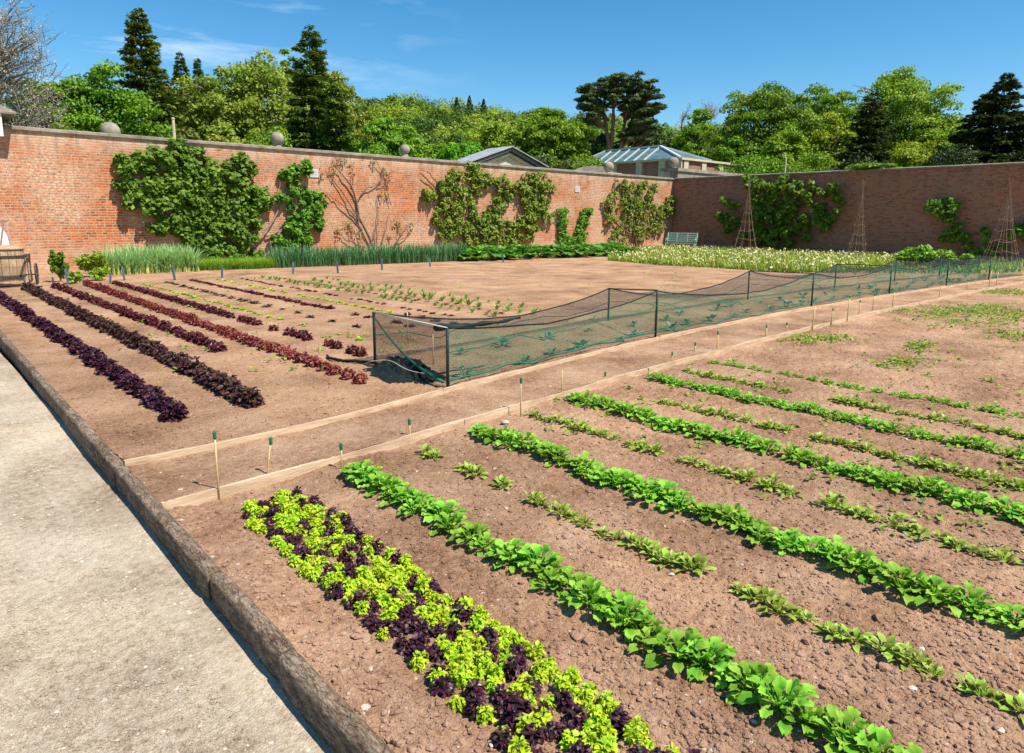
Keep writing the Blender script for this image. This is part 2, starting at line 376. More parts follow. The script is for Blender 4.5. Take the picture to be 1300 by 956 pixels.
def grid_sheet(name,xs,ylo,yhi,ny,zf,mat,mapv=None,skirt=True,smooth=True):
    """xs columns, for each column y runs ylo(x)..yhi(x)"""
    t=np.linspace(0,1,ny) if mapv is None else mapv
    X=np.repeat(xs[:,None],len(t),1); lo=ylo(xs)[:,None]; hi=yhi(xs)[:,None]
    Y=lo+(hi-lo)*t[None,:]; Z=zf(X,Y)
    V=np.stack([X,Y,Z],-1).reshape(-1,3); n=len(t); m=len(xs)
    i,j=np.meshgrid(np.arange(m-1),np.arange(n-1),indexing='ij'); a=(i*n+j).ravel()
    F=np.stack([a,a+n,a+n+1,a+1],1)
    b=MB(); b.add(V,F); return b.build(name,mat,None,smooth)
cst=lambda c:(lambda x:np.full(np.shape(x),float(c)))
# base sheet right to the horizon, lies under everything
b=MB(); b.box(-900,1400,-900,1400,-1.2,-.22); base=b.build('ground',M['soil_far']); tag(base,'grassy ground reaching away beyond the brick walls','ground',kind='structure')
# near bed (fine close to the camera)
xsN=axis(XU0,14,.013,1.5,.16); tN=np.linspace(0,1,560)**1.0
def tmap(n,p):
    return np.linspace(0,1,n)**p
o=grid_sheet('soil',xsN,cst(-2.2),lambda x:LBf(x)-.0,520,lambda x,y:ZN+(zsoil(x,y)-zone(x,y)),M['soil'])
tag(o,'cloddy red brown soil of the near vegetable bed','soil',kind='structure')
xsF=axis(14,WX,.12,14,.05)
o=grid_sheet('soil',xsF,cst(-14),lambda x:LBf(x),150,lambda x,y:ZN+rough_soil(x,y,.9),M['soil'])
tag(o,'rough soil of the right hand bed running to the far wall','soil',kind='structure')
# trodden path between boards
xsP=axis(XU0,WX-1,.022,1.5,.16)
o=grid_sheet('path',xsP,LBf,UBf,56,lambda x,y:ZP+rough_soil(x,y,.45),M['trod'])
tag(o,'trodden earth path between two lines of boards','path',kind='structure')
# upper bed, two sheets: planted part and raked fallow
tU=np.concatenate([np.linspace(0,.35,260,endpoint=False),np.linspace(.35,1,200)])
xsU=axis(XU0+.05,9.6,.02,1.5,.09)
o=grid_sheet('soil',xsU,UBf,cst(WY),0,lambda x,y:ZU+(zsoil(x,y)-zone(x,y)),M['soil_fine'],tU)
tag(o,'dry pale brown soil of the upper lettuce bed','soil',kind='structure')
xsU2=axis(xsU[-1],WX,.05,9.6,.06)
o=grid_sheet('soil',xsU2,UBf,cst(WY),0,lambda x,y:ZU+rough_soil(x,y,.05),M['soil_fine'],np.linspace(0,1,420)**1.15)
tag(o,'raked fallow soil between the netting and the far wall','soil',kind='structure')
# gravel path
xsG=-axis(-XU0,9,.03,-XU0,.2)[::-1]
tG=np.concatenate([np.linspace(0,.35,260,endpoint=False),np.linspace(.35,1,110)])
o=grid_sheet('gravel_path',xsG,cst(-2.2),cst(WY),0,lambda x,y:ZG+fbm(x*.9,y*.9,3,4)*.012+fbm(x*20,y*20,2,8)*.003,M['gravel'],tG)
tag(o,'pale beige gravel garden path left of the log kerb','gravel path',kind='structure')

# ------------------------------------------------------------------ clods, stones
def ico():
    t=(1+5**.5)/2
    v=np.array([[-1,t,0],[1,t,0],[-1,-t,0],[1,-t,0],[0,-1,t],[0,1,t],[0,-1,-t],[0,1,-t],[t,0,-1],[t,0,1],[-t,0,-1],[-t,0,1]],float)
    v/=np.linalg.norm(v[0])
    f=np.array([[0,11,5],[0,5,1],[0,1,7],[0,7,10],[0,10,11],[1,5,9],[5,11,4],[11,10,2],[10,7,6],[7,1,8],[3,9,4],[3,4,2],[3,2,6],[3,6,8],[3,8,9],[4,9,5],[2,4,11],[6,2,10],[8,6,7],[9,8,1]])
    return v,f
IV,IF=ico()
def scatter_rocks(name,P,R,mat,flat=.7,smooth=False,lump=.28):
    n=len(P); V=IV[None]*(1+RS.uniform(-lump,lump,(n,12,1)))
    sc=np.stack([RS.uniform(.7,1.3,n),RS.uniform(.7,1.3,n),RS.uniform(.55,1.,n)*flat],1)
    V=V*sc[:,None,:]*R[:,None,None]; th=RS.uniform(0,6.28,n); c,s=np.cos(th)[:,None],np.sin(th)[:,None]
    X=V[...,0]*c-V[...,1]*s; Y=V[...,0]*s+V[...,1]*c
    V=np.stack([X,Y,V[...,2]],-1)+P[:,None,:]
    F=(IF[None]+12*np.arange(n)[:,None,None]).reshape(-1,3)
    b=MB(); b.add(V.reshape(-1,3),F,np.repeat(RS.uniform(0,1,n),12)); return b.build(name,mat,None,smooth)
def rand_frustum(n,zlo,pred,vmin=300,vmax=990):
    """random ground points, denser where the ground is close, over what can be seen plus a margin"""
    u=RS.uniform(-120,1420,n*3); v=RS.uniform(vmin,vmax,n*3)
    d=FW[None]+RT[None]*((u-CX)/FPX)[:,None]-UP[None]*((v-CY)/FPX)[:,None]
    t=(zlo-EYE)/d[:,2]; P=np.array([0,0,EYE])+d*t[:,None]
    k=pred(P[:,0],P[:,1])&(t>0); return P[k][:n]
near=lambda x,y:(x>XU0+.05)&(y<LBf(x)-.06)&(x<30)
upper=lambda x,y:(x>XU0+.05)&(y>UBf(x)+.06)&(x<32)&(y<WY-.3)
pathz=lambda x,y:(x>XU0+.05)&(y>LBf(x)+.03)&(y<UBf(x)-.03)
grav=lambda x,y:(x<XU0-.25)&(y<WY-.3)
P=rand_frustum(19000,ZN,near,370); R=.004+.011*RS.power(1,len(P))**4+.004*RS.rand(len(P)); R[RS.rand(len(P))<.03]*=1.7
P[:,2]=zsoil(P[:,0],P[:,1])+R*.15
tag(scatter_rocks('soil_clods',P,R,M['clod']),'crumbs and clods of dry soil lying on the near bed','soil clods',kind='stuff')
P=rand_frustum(13000,ZU,upper,330); R=.004+.011*RS.power(1,len(P))**4+.004*RS.rand(len(P))
P[:,2]=zsoil(P[:,0],P[:,1])+R*.15
tag(scatter_rocks('soil_clods',P,R,M['soil_fine']),'crumbs and clods of dry soil lying on the lettuce bed','soil clods',kind='stuff')
P=rand_frustum(5000,ZP,pathz,340); R=.004+.008*RS.rand(len(P))**2
P[:,2]=ZP+rough_soil(P[:,0],P[:,1],.45)+R*.2
tag(scatter_rocks('wood_chips',P,R,M['trod'],.35),'bark chips and crumbs on the trodden earth path','chips',kind='stuff')
P=rand_frustum(520,ZN,lambda x,y:near(x,y)|upper(x,y)|pathz(x,y),330); R=.004+.012*RS.rand(len(P))**4
P[:,2]=zsoil(P[:,0],P[:,1])+R*.2
tag(scatter_rocks('pebbles',P,R,M['pebble'],.6,False,.2),'small pale pebbles scattered over the soil','pebbles',kind='stuff')
P=rand_frustum(2600,ZG,grav,400); R=.002+.004*RS.rand(len(P))**2; P[:,2]=ZG+fbm(P[:,0]*.9,P[:,1]*.9,3,4)*.012+R*.3
tag(scatter_rocks('grit',P,R,M['pebble'],.6),'pale grit strewn over the gravel path','grit',kind='stuff')
P=rand_frustum(20000,ZG,grav,380); R=.003+.006*RS.rand(len(P))**3; R[RS.rand(len(P))<.01]*=1.8
P[:,2]=ZG+fbm(P[:,0]*.9,P[:,1]*.9,3,4)*.012+R*.2
tag(scatter_rocks('loose_gravel',P,R,M['gravel'],.6),'loose small stones on the pale gravel path','gravel',kind='stuff')
for (u,v,r,lb) in [(465,853,.026,'pale angular stone on the soil beside the mixed salad strip'),(893,437,.03,'pale stone lying beside the path board at the top of the fifth green row'),(642,537,.03,'whitish stone on the near bed just under the path board')]:
    p=G(u,v,ZN)
    o=scatter_rocks('stone',np.array([[p[0],p[1],ZN+.008]]),np.array([r]),M['pebble'],.7,False,.22); tag(o,lb,'stone')

# ------------------------------------------------------------------ log kerb
js=[-1.6,.5,2.39,3.14+.05,5.04,6.9,8.9,11.0,13.2,15.6,18.0,20.2]
where=['nearest of all, at the bottom edge of the view','with a pale lichen spot, lowest one fully in view','short piece beside the start of the mixed salad strip','beside the front end of the near path board','beside the end of the upper path board','opposite the near end of the deepest purple row','seventh along from the near end','eighth along from the near end','ninth along from the near end','tenth along from the near end','farthest, by the cart']
for k in range(len(js)-1):
    y0,y1=js[k]+.006,js[k+1]-.006; n=max(8,int((y1-y0)/.06)); ys=np.linspace(y0,y1,n); b=MB()
    prof=[(-.064,-.16),(-.069,-.04),(-.070,.012),(-.062,.030),(-.046,.038),(-.005,.041),(.035,.036),(.058,.020),(.068,.0),(.068,-.16)]
    xc=.972+.0125*np.clip(ys,2.1,14)
    V=[];s0=RS.uniform(0,99); r=RS.uniform(.94,1.07); sh=RS.uniform(-.006,.006)
    for i,yy in enumerate(ys):
        en=1-.12*max(0,1-min(i,n-1-i)/1.0)
        for j,(px,pz) in enumerate(prof):
            w=float(fbm(np.array([yy*3+s0]),np.array([j*.8]),3,5)[0])*.006
            zo=.022*min(1,max(0,(yy-4.)/1.5)); V.append([xc[i]+sh+px*.66*r*en+(w if px<0 else -w),yy,(pz*r*(en if pz>0 else 1))+w*.8+zo])
    m=len(prof); F=[[i*m+j,i*m+j+1,(i+1)*m+j+1,(i+1)*m+j] for i in range(n-1) for j in range(m-1)]
    b.add(V,F)
    for base_i in (0,n-1):
        c=[np.mean([V[base_i*m+j][q] for j in range(m)]) for q in range(3)]
        vv=[V[base_i*m+j] for j in range(m)]+[c]; b.add(vv,[[j,j+1,m] for j in range(m-1)])
    o=b.build('edging_log',M['log'],None,True); 
    tag(o,'weathered edging log, '+where[k],'log','edging logs along the gravel path')
    if k==1:
        q=scatter_rocks('lichen_spot',np.array([[1.06,1.9,.045]]),np.array([.02]),M['pebble'],.15); q.parent=o

# ------------------------------------------------------------------ boards
def boards(f,xs,ztop,zbot,th,labels,group):
    for k in range(len(xs)-1):
        b=MB(); n=10; X=np.linspace(xs[k]+.004,xs[k+1]-.004,n); Y=f(X)+RS.uniform(-.006,.006); V=[];dz=RS.uniform(-.006,.006)
        for i in range(n):
            for (dy,z) in ((-th/2,zbot),(th/2,zbot),(th/2,ztop+dz),(-th/2,ztop+dz)): V.append([X[i],Y[i]+dy,z+.004*math.sin(i*.9+k)])
        F=[[i*4+j,i*4+(j+1)%4,(i+1)*4+(j+1)%4,(i+1)*4+j] for i in range(n-1) for j in range(4)]+[[3,2,1,0],[(n-1)*4+q for q in range(4)]]
        b.add(V,F); o=b.build('edging_board',M['board']); tag(o,labels[k],'board',group)
boards(UBf,[1.06,3.9,8.1,13.6,20.5,27.5],ZU+.018,-.12,.03,
 ['pale pine board nearest the log kerb on the far side of the earth path','pine board at the foot of the first bay of netting','pine board at the foot of the second bay of netting','pine board at the foot of the middle netting bays','farthest pine board on the netting side of the path'],'boards on the netting side of the path')
boards(LBf,[1.06,3.5,6.4,10.7,16.6,26.5],ZP+.004,-.14,.028,
 ['pale pine board behind the two nearest green capped canes','pine board above the starts of the first two green rows','pine board above the ends of the third and fourth green rows','pine board past the last green row','farthest pine board on the near side of the path'],'boards on the near side of the path')

# ------------------------------------------------------------------ canes and markers
cane_px=[((278,632),552,1,0),((338,612),560,1,.12),((434,596),566,1,0),((521,560),535,1,-.03),((661,527),482,1,0),((713,501),471,0,0),((768,485),474,1,0),((853,459),449,1,0),((882,451),436,1,0),((910,448),422,1,0),((972,431),414,1,0),((998,424),411,1,0),((1031,419),389,0,.05),((1055,413),393,1,.05),((1075,408),377,1,.05),((1090,403),382,1,0),((1107,398),374,1,.05),((1132,394),369,1,.06),((1192,380),361,1,.04),((1227,370),356,1,0),((1255,367),344,0,.05),((1264,366),345,0,.05),((1295,354),334,0,0)]
cane_lab=['tall straight yellow bamboo cane with a green cap, nearest the log kerb','leaning bamboo cane with a green cap behind the mixed salad strip','short cane with a green cap at the start of the nearest green row','short cane with a green cap between the first and second green rows','tall cane with a green cap beside the second green row','bare cane without a cap near the third green row','short cane with a green cap just right of the bare cane','short cane with a green cap at the head of the fourth green row','small cane with a green cap beside a whitish stone','tall cane with a green cap at the head of the fifth green row',
 'short capped cane, first past the last green row','short capped cane, second past the last green row','tall thin bare cane, third past the last green row','capped cane, fourth past the last green row','tall slanting capped cane, fifth past the last green row','capped cane, sixth past the last green row','thin slanting capped cane, seventh past the last green row','tall slanting capped cane, eighth past the last green row','capped cane, fourth from the far end of the path','short capped cane, farther of a well spaced pair near the path end','tall bare slanting cane near the path end','tall bare cane just behind another near the path end','farthest cane of all, by the end of the netting']
def hgt(b_px,tv,z):
    B=G(*b_px,z); h=.05
    while h<3:
        P_=np.array([B[0],B[1],z+h])-np.array([0,0,EYE]); w=P_@FW
        if CY-FPX*(P_@UP)/w<tv: break
        h+=.01
    return B,h
def make_cane(B,h,cap,lean,label,z,grp,r=.0065):
    o=empty('garden_cane' if not cap else 'capped_cane',(B[0],B[1],z),label,'cane',grp)
    top=np.array([lean*h*1.2,-lean*h*.3,h]); b=MB(); b.tube([(0,0,-.05),top*.5,top],[r,r*.95,r*.85],7); b.build('cane',M['cane'],o,True)
    if cap:
        c=MB(); c.lathe((top[0],top[1],top[2]-.035),[(.001,-.002),(.009,0),(.013,.010),(.010,.024),(.013,.036),(.008,.050),(.001,.054)],9); c.build('cap',M['cap'],o,True)
for (bp_,tv,cap,lean),lb in zip(cane_px,cane_lab):
    B,h=hgt(bp_,tv,ZN); 
    if h>.7: h=.7
    if B[0]>20: h=min(h,.5)
    make_cane(B,h,cap,lean,lb,ZN,'canes along the path board',.0065 if B[0]<6 else .011)
for bp_,tv,lb in [((518,436),397,'thin pale cane standing inside the near end of the netting'),((550,462),425,'second thin pale cane inside the near end of the netting'),((627,402),383,'thin pale cane behind the netting among the leafy plants')]:
    B,h=hgt(bp_,tv,ZU); make_cane(B,min(h,.7),0,.0,lb,ZU,None,.008)
mk=[((32,365),353,'nearest the cart'),((68,363),352,'second from the cart'),((87,361),341,'tall, beside the little green bush'),((106,359),349,'at the head of the red frilly row'),((140,360),347,'left of the garlic'),((158,356),340,'at the left front of the garlic'),((222,356),338,'in front of the right part of the garlic'),((282,353),337,'in front of the feathery bright bed'),((372,348),333,'at the left end of the leeks'),((429,347),333,'in front of the leeks, second'),((485,343),328,'in front of the middle of the leeks'),((546,339),328,'in front of the right part of the leeks'),((639,333),323,'in front of the rhubarb')]
for bp_,tv,lb in mk:
    B,h=hgt(bp_,tv,ZU); h=min(h,.4); b=MB(); w=.05 if B[0]<5 else .06
    v=[[-w/2,-.008,-.05],[w/2,-.008,-.05],[w/2,.008,-.05],[-w/2,.008,-.05],[-w/2,-.008,h-.02],[w/2,-.008,h-.02],[w/2,.008,h-.02],[-w/2,.008,h-.02],[-w*.3,-.008,h],[w*.3,-.008,h],[w*.3,.008,h],[-w*.3,.008,h]]
    f=[[0,1,5,4],[1,2,6,5],[2,3,7,6],[3,0,4,7],[4,5,9,8],[5,6,10,9],[6,7,11,10],[7,4,8,11],[8,9,10,11]]
    b.add(v,f); o=b.build('row_marker',M['slatetag'],None,False,(B[0],B[1],ZU)); o.rotation_euler=(rad(RS.uniform(-6,6)),rad(RS.uniform(-5,5)),rad(-40+RS.uniform(-20,20)))
    tag(o,'slate blue row marker '+lb,'marker','blue grey row markers')

# ------------------------------------------------------------------ leaves and plants
def leaf(L,W,nu=5,nv=4,prof='ovate',curl=.4,cup=.15,ruf=0.,rf=3.,rnd=None,t0=0.,t1=1.):
    """curved leaf: base at origin, runs along +Y, curls down toward the tip; ruffled margin"""
    rnd=rnd or RS
    t=np.linspace(0,1,nu+1); s=np.linspace(-1,1,nv+1)
    if prof=='ovate': w=np.sin(np.pi*np.clip(t*.93+.05,0,1))**.8
    elif prof=='broad': w=np.clip(.28+1.1*t,0,1)*np.sqrt(np.clip(1-(np.clip(t-.55,0,1)/.47)**2.4,0.02,1))
    elif prof=='round': w=np.where(t<.4,.12,np.sqrt(np.clip(1-((t-.70)/.32)**2,.03,1)))
    elif prof=='strap': w=np.clip(1-t**2.5,.05,1)
    elif prof=='lance': w=np.sin(np.pi*np.clip(t*.9+.08,0,1))**1.2
    ang=-curl*t; dl=L/nu
    y=np.concatenate([[0],np.cumsum(np.cos(ang[1:])*dl)]); z=np.concatenate([[0],np.cumsum(np.sin(ang[1:])*dl)])
    X=s[None]*w[:,None]*W/2; Y=np.repeat(y[:,None],nv+1,1); Z=z[:,None]+cup*W*(s[None]**2)*w[:,None]
    if ruf:
        ph=rnd.uniform(0,6.28,2)
        r=ruf*W*np.abs(s[None])**1.3*np.sin(rf*2*np.pi*t[:,None]+ph[0]+np.sign(s[None])*ph[1])*np.clip(t[:,None]*1.6,0,1)
        Z=Z+r; Y=Y+.5*ruf*W*np.sin(5*s[None]+ph[1])*t[:,None]
        Z[-1]+=ruf*W*np.sin(np.arange(nv+1)*2.1+ph[0])*.8
    V=np.stack([X,Y,Z],-1).reshape(-1,3)
    n=nv+1; i,j=np.meshgrid(np.arange(nu),np.arange(nv),indexing='ij'); a=(i*n+j).ravel()
    F=np.stack([a,a+1,a+n+1,a+n],1)
    T=np.clip(t0+(t1-t0)*(.75*t[:,None]+.25*np.abs(s[None])),0,1).ravel()
    return V,F,T
def rot(V,az,el,roll=0):
    c,s=math.cos(roll),math.sin(roll); V=np.stack([V[:,0]*c+V[:,2]*s,V[:,1],-V[:,0]*s+V[:,2]*c],1)
    c,s=math.cos(el),math.sin(el); V=np.stack([V[:,0],V[:,1]*c-V[:,2]*s,V[:,1]*s+V[:,2]*c],1)
    c,s=math.cos(az),math.sin(az); return np.stack([V[:,0]*c-V[:,1]*s,V[:,0]*s+V[:,1]*c,V[:,2]],1)
def rosette(n,L,W,el0,el1,prof,curl,ruf,rf=3,cup=.15,nu=5,nv=4,tv=.2,spread=.01,t0=0,t1=1,stem=0):
    b=MB()
    for i in range(n):
        f=i/max(1,n-1); az=i*2.399+RS.uniform(-.3,.3); el=rad(el0+(el1-el0)*f+RS.uniform(-8,8))
        l=L*(1-.35*f)*RS.uniform(.8,1.15); w=W*(1-.2*f)*RS.uniform(.8,1.15)
        V,F,T=leaf(l,w,nu,nv,prof,curl*RS.uniform(.6,1.4),cup,ruf,rf,None,t0,t1)
        o=RS.uniform(-tv,tv); V=rot(V,az,el,RS.uniform(-.3,.3))
        dx=np.array([-math.sin(az),math.cos(az),0])*spread
        if stem:
            d=np.array([-math.sin(az)*math.cos(el),math.cos(az)*math.cos(el),math.sin(el)]); sl=stem*RS.uniform(.7,1.2)
            b.tube([dx*.3,dx+d*sl],[.004,.003],4,.35,0,False); V=V+d*sl
        b.add(V+dx,F,np.clip(T+o,0,1))
    return b
def dome(n,Rr,H,L,W,ruf=.2,tv=.3,t0=.1,skirt=8,sL=.1,nu=4,nv=5,inward=.2):
    b=MB()
    for i in range(skirt):
        V,F,T=leaf(sL*RS.uniform(.8,1.2),sL*.75,5,5,'broad',.7,.1,ruf*.8,3,None,0,.8)
        az=i*6.283/skirt+RS.uniform(-.3,.3); V=rot(V,az,rad(RS.uniform(8,35)),RS.uniform(-.3,.3)); b.add(V,F,np.clip(T+RS.uniform(-tv,tv),0,1))
    for i in range(n):
        z=(i+.5)/n; ph=i*2.399+RS.uniform(-.3,.3); rr=math.sqrt(max(0,1-(z*.96)**2))
        q=RS.uniform(.72,1.05); c=np.array([-math.sin(ph)*rr*Rr*q,math.cos(ph)*rr*Rr*q,.02+z*H*q])
        l=L*RS.uniform(.7,1.3); V,F,T=leaf(l,W*RS.uniform(.8,1.3),nu,nv,'broad',RS.uniform(.5,1.6),.2,ruf,3,None,t0,1)
        el=math.atan2(z,rr+.2)*.8+RS.uniform(-.3,.5); V=rot(V,ph+RS.uniform(-.6,.6),el,RS.uniform(-.7,.7)); d=np.array([-math.sin(ph)*math.cos(el),math.cos(ph)*math.cos(el),math.sin(el)])
        b.add(V+c-d*l*.6,F,np.clip(T+RS.uniform(-tv,tv),0,1))
    return b
SHARED={}
def variants(key,mat,fn,n=6):
    SHARED[key]=[fn().mesh(key,M[mat],True) for _ in range(n)]
variants('lettuce_purple','lett_purple',lambda:dome(64,.10,.13,.056,.048,.24,.35,.1,9,.11))
variants('lettuce_olive','lett_olive',lambda:dome(64,.11,.14,.056,.050,.22,.4,.0,9,.12))
variants('lettuce_winered','lett_dkred',lambda:dome(42,.10,.12,.065,.058,.22,.35,.1,8,.11))
variants('lettuce_red','lett_red',lambda:dome(75,.105,.145,.05,.045,.26,.3,.1,5,.08))
variants('lettuce_small_dark','lett_dkred',lambda:rosette(12,.09,.07,15,75,'broad',.8,.15,2,.1,4,3,.25,.01),4)
variants('lettuce_small_olive','lett_olive',lambda:rosette(9,.08,.05,15,75,'broad',.7,.12,2,.1,4,3,.3,.01,0,.6),4)
variants('lettuce_small_green','lett_lime',lambda:rosette(10,.08,.06,15,75,'broad',.8,.15,2,.1,4,3,.2,.01,0,.6),4)
variants('lettuce_small_yellow','lett_yel',lambda:rosette(11,.085,.07,15,75,'broad',.8,.16,2,.1,4,3,.2,.01),4)
variants('salad_lime','lett_lime',lambda:dome(44,.034,.045,.021,.021,.26,.35,.1,4,.03,2,4),10)
variants('salad_purple','lett_purple',lambda:dome(34,.034,.05,.026,.018,.2,.35,.1,4,.032,3,2),10)
variants('radish','radish',lambda:rosette(20,.062,.050,25,84,'broad',.9,.13,2,.12,5,4,.4,.016,.05,1.,.055),8)
variants('beet','beet',lambda:rosette(12,.058,.030,25,82,'lance',.7,.1,2,.1,4,3,.3,.010,0,1,.022),6)
variants('kale','kale',lambda:rosette(7,.09,.06,35,80,'ovate',.6,.08,2,.1,4,3,.25,.01,.2,1,.05),4)
variants('chard','chard',lambda:rosette(8,.17,.045,55,85,'lance',.35,.06,2,.1,5,2,.15,.01),5)
variants('rhub','rhubarb',lambda:rosette(22,.34,.36,20,70,'ovate',.8,.09,2.5,.1,6,5,.3,.05,.1,1,.22),4)
def rnd_round(): return rosette(16,.09,.05,5,80,'ovate',.5,.1,2,.1,3,2,.3,.03,0,1,.03)

def plant_row(key,name,label,cat,group,pts,zb,sc=(.85,1.15),jit=.025):
    for (x,y) in pts:
        me=SHARED[key][RS.randint(len(SHARED[key]))]
        o=bpy.data.objects.new(name,me); COL.objects.link(o); s=RS.uniform(*sc)
        xx,yy=x+RS.uniform(-jit,jit),y+RS.uniform(-jit,jit)
        o.location=(xx,yy,float(zb(np.array([xx]),np.array([yy]))[0])-.004); o.rotation_euler=(RS.uniform(-.1,.1),RS.uniform(-.1,.1),RS.uniform(0,6.28)); o.scale=(s,s,s*RS.uniform(.85,1.1))
        tag(o,label,cat,group)
def ys(y0,y1,step,drop=0.):
    a=[y for y in np.arange(y0,y1,step)]
    return [y for y in a if RS.rand()>drop]
zs=lambda x,y: zsoil(x,y)
# upper left bed: rows run away from the camera
def vx(xa,xb): return lambda y: xa+(xb-xa)*(y-6)/13.
plant_row('lettuce_purple','purple_lettuce','deep purple frilly lettuce in the solid row nearest the log kerb','lettuce','deep purple lettuces in the first row from the kerb',[(vx(1.67,1.65)(y),y) for y in ys(5.95,19,.165)],zs,(.78,1.08),.035)
plant_row('lettuce_olive','olive_purple_lettuce','brownish purple lettuce with olive hearts, in the second row from the kerb','lettuce','brownish purple lettuces in the second row',[(vx(2.31,2.36)(y),y) for y in ys(5.95,19.2,.17)],zs,(.78,1.1),.03)
plant_row('lettuce_winered','wine_red_lettuce','glossy wine red lettuce in the third row, the one that stops shorter than its neighbours','lettuce','wine red lettuces in the third row',[(vx(3.03,2.93)(y),y) for y in ys(8.75,19.3,.19)],zs,(.75,1.0),.03)
plant_row('lettuce_red','red_frilly_lettuce','bright red frilly round lettuce in the fourth row, running down to the netting corner','lettuce','red frilly lettuces in the fourth row',[(vx(3.46,3.6)(y),y) for y in ys(6.1,9,.265)+ys(9,19.4,.22)],zs,(.72,.92),.02)
plant_row('lettuce_winered','dark_red_lettuce','dark red lettuce in the broken fifth row left of the netting end','lettuce','dark red lettuces in the fifth row',[(4.2,y) for y in [7.35,7.55,8.0,8.2,8.75,8.95,9.15,9.35,9.9,10.5,10.7,10.9,11.1]+ys(11.6,19.4,.2)],zs,(.68,.9),.02)
plant_row('lettuce_small_green','small_green_lettuce','small green lettuce in the thin scattered row just left of the netting end','lettuce','small green lettuces in the sixth row',[(4.72,y) for y in [8.35,8.9,10.1,10.8,11.2]+ys(11.6,19,.28,.1)],zs,(.8,1.3),.04)
plant_row('lettuce_small_olive','small_brown_lettuce','small brown green lettuce in the sparse seventh row','lettuce','small brown green lettuces in the seventh row',[(5.27,y) for y in [9.4,10.1,10.8,11.4,12,12.6]+ys(13,19,.24,.08)],zs,(1.,1.5),.03)
plant_row('lettuce_small_dark','small_purple_lettuce','small dark purple lettuce in the thin close set row beyond the brown ones','lettuce','small dark purple lettuces in the eighth row',[(5.98,y) for y in ys(8.5,11.4,.42,.1)+ys(11.6,19.4,.2)],zs,(1,1.35),.02)
plant_row('lettuce_small_yellow','yellow_green_lettuce','small yellow green lettuce in the bright row beyond the thin dark purple one','lettuce','yellow green lettuces in the ninth row',[(6.58,y) for y in ys(10.5,19.2,.3,.1)],zs,(.9,1.3),.03)
plant_row('lettuce_small_dark','small_purple_lettuce','small dark lettuce at the front end of the yellow green row, by the netting','lettuce','small dark lettuces ending the yellow green row',[(6.64,y) for y in ys(8.3,10.4,.42)],zs,(1,1.3),.03)
plant_row('lettuce_small_dark','tiny_purple_seedling','tiny purple seedling in the tenth row, between yellow green lettuces and pale chard','seedling','tiny purple seedlings in the tenth row',[(7.15,y) for y in ys(9.2,19,.24,.12)],zs,(.6,.95),.04)
plant_row('chard','leafy_chard','pale stemmed chard tuft in the row nearest the yellow green lettuces','chard','pale chard tufts in the first chard row',[(7.75,y) for y in ys(9,19,.25,.1)],zs,(.65,1.1),.05)
plant_row('chard','leafy_chard','upright leafy chard tuft in the outer row, beside the bare raked soil','chard','chard tufts in the outer row',[(8.4,y) for y in ys(8.7,17.5,.3,.08)],zs,(.8,1.3),.05)
plant_row('chard','pale_leafy_tuft','small pale green tuft in the thin last row beyond the outer chard row','seedling','small pale tufts in the last planted row',[(9.0,y) for y in ys(9.6,18,.33,.15)],zs,(.55,.95),.06)
plant_row('lettuce_small_olive','small_brown_lettuce','small brown seedling between the two chard rows','seedling','small brown seedlings between the chard rows',[(8.08,y) for y in ys(9.2,18.5,.32,.15)],zs,(.7,1.1),.04)
# brassicas under the net
plant_row('kale','kale_seedling','blue green young kale under the netting, in the row along the boards','kale','kale in the front row under the netting',[(x,UBf(x)+.32) for x in np.arange(4.6,26,.7)],zs,(.9,1.6),.14)
plant_row('kale','kale_seedling','blue green young kale under the netting, in the row farther from the boards','kale','kale in the rear row under the netting',[(x,UBf(x)+1.05) for x in np.arange(5.1,26,.9)],zs,(.7,1.4),.16)
# near bed: mixed salad strip
ks=0
for y in np.arange(-.6,4.0,.066):
    for i in range(7):
        w=.37*(1 if y<3.8 else .85); x=1.55+.012*y+(i-3)*w/6
        if RS.rand()<.04: continue
        lime = (fbm(np.array([x*16.]),np.array([y*5.]),2,31)[0]*.2+RS.uniform(-.6,.6)+.16*(1-abs(i-3)/3.))>-.04
        if lime: plant_row('salad_lime','lime_salad_plant','yellow lime curly salad plant in the mixed strip beside the log kerb','salad plant','lime green salad plants of the mixed strip',[(x,y)],zs,(.78,1.15),.024)
        else: plant_row('salad_purple','purple_salad_plant','dark purple salad plant in the mixed strip beside the log kerb','salad plant','purple salad plants of the mixed strip',[(x,y)],zs,(.78,1.15),.024)
    ks+=1
rl=[(2.2,4.08,-1.0,'first green radish row from the mixed salad strip',1.0),(3.44,4.18,-.9,'second green radish row from the mixed salad strip',1.0),(4.79,4.42,-.6,'third green radish row from the mixed salad strip',1.0),(6.12,4.45,-.2,'fourth, thinner green radish row',.78),(7.5,4.6,.4,'fifth and farthest, low green radish row',.55)]
for x,y1,y0,lb,s in rl:
    pts=[]
    for y in ys(y0,y1,.086,.02):
        pts.append((x+RS.uniform(-.035,.035),y))
    nm={0:'radish_plant'}[0]
    plant_row('radish',nm,'leafy plant in the '+lb,'radish',lb+'s plants',pts,zs,(.82*s,1.3*s),.03)
ll=[(2.86,[(3.9,4.15),(3.5,3.7),(3.15,3.3),(2.95,2.1),(2.0,1.75),(1.55,-.9)],'between the first and second radish rows'),(4.2,[(4.3,3.4),(3.2,2.95),(2.78,1.3),(1.2,-.6)],'between the second and third radish rows'),(5.47,[(3.9,2.6),(2.4,-.2)],'between the third and fourth radish rows'),(6.82,[(4.5,3.2),(2.8,.4)],'between the fourth and fifth radish rows')]
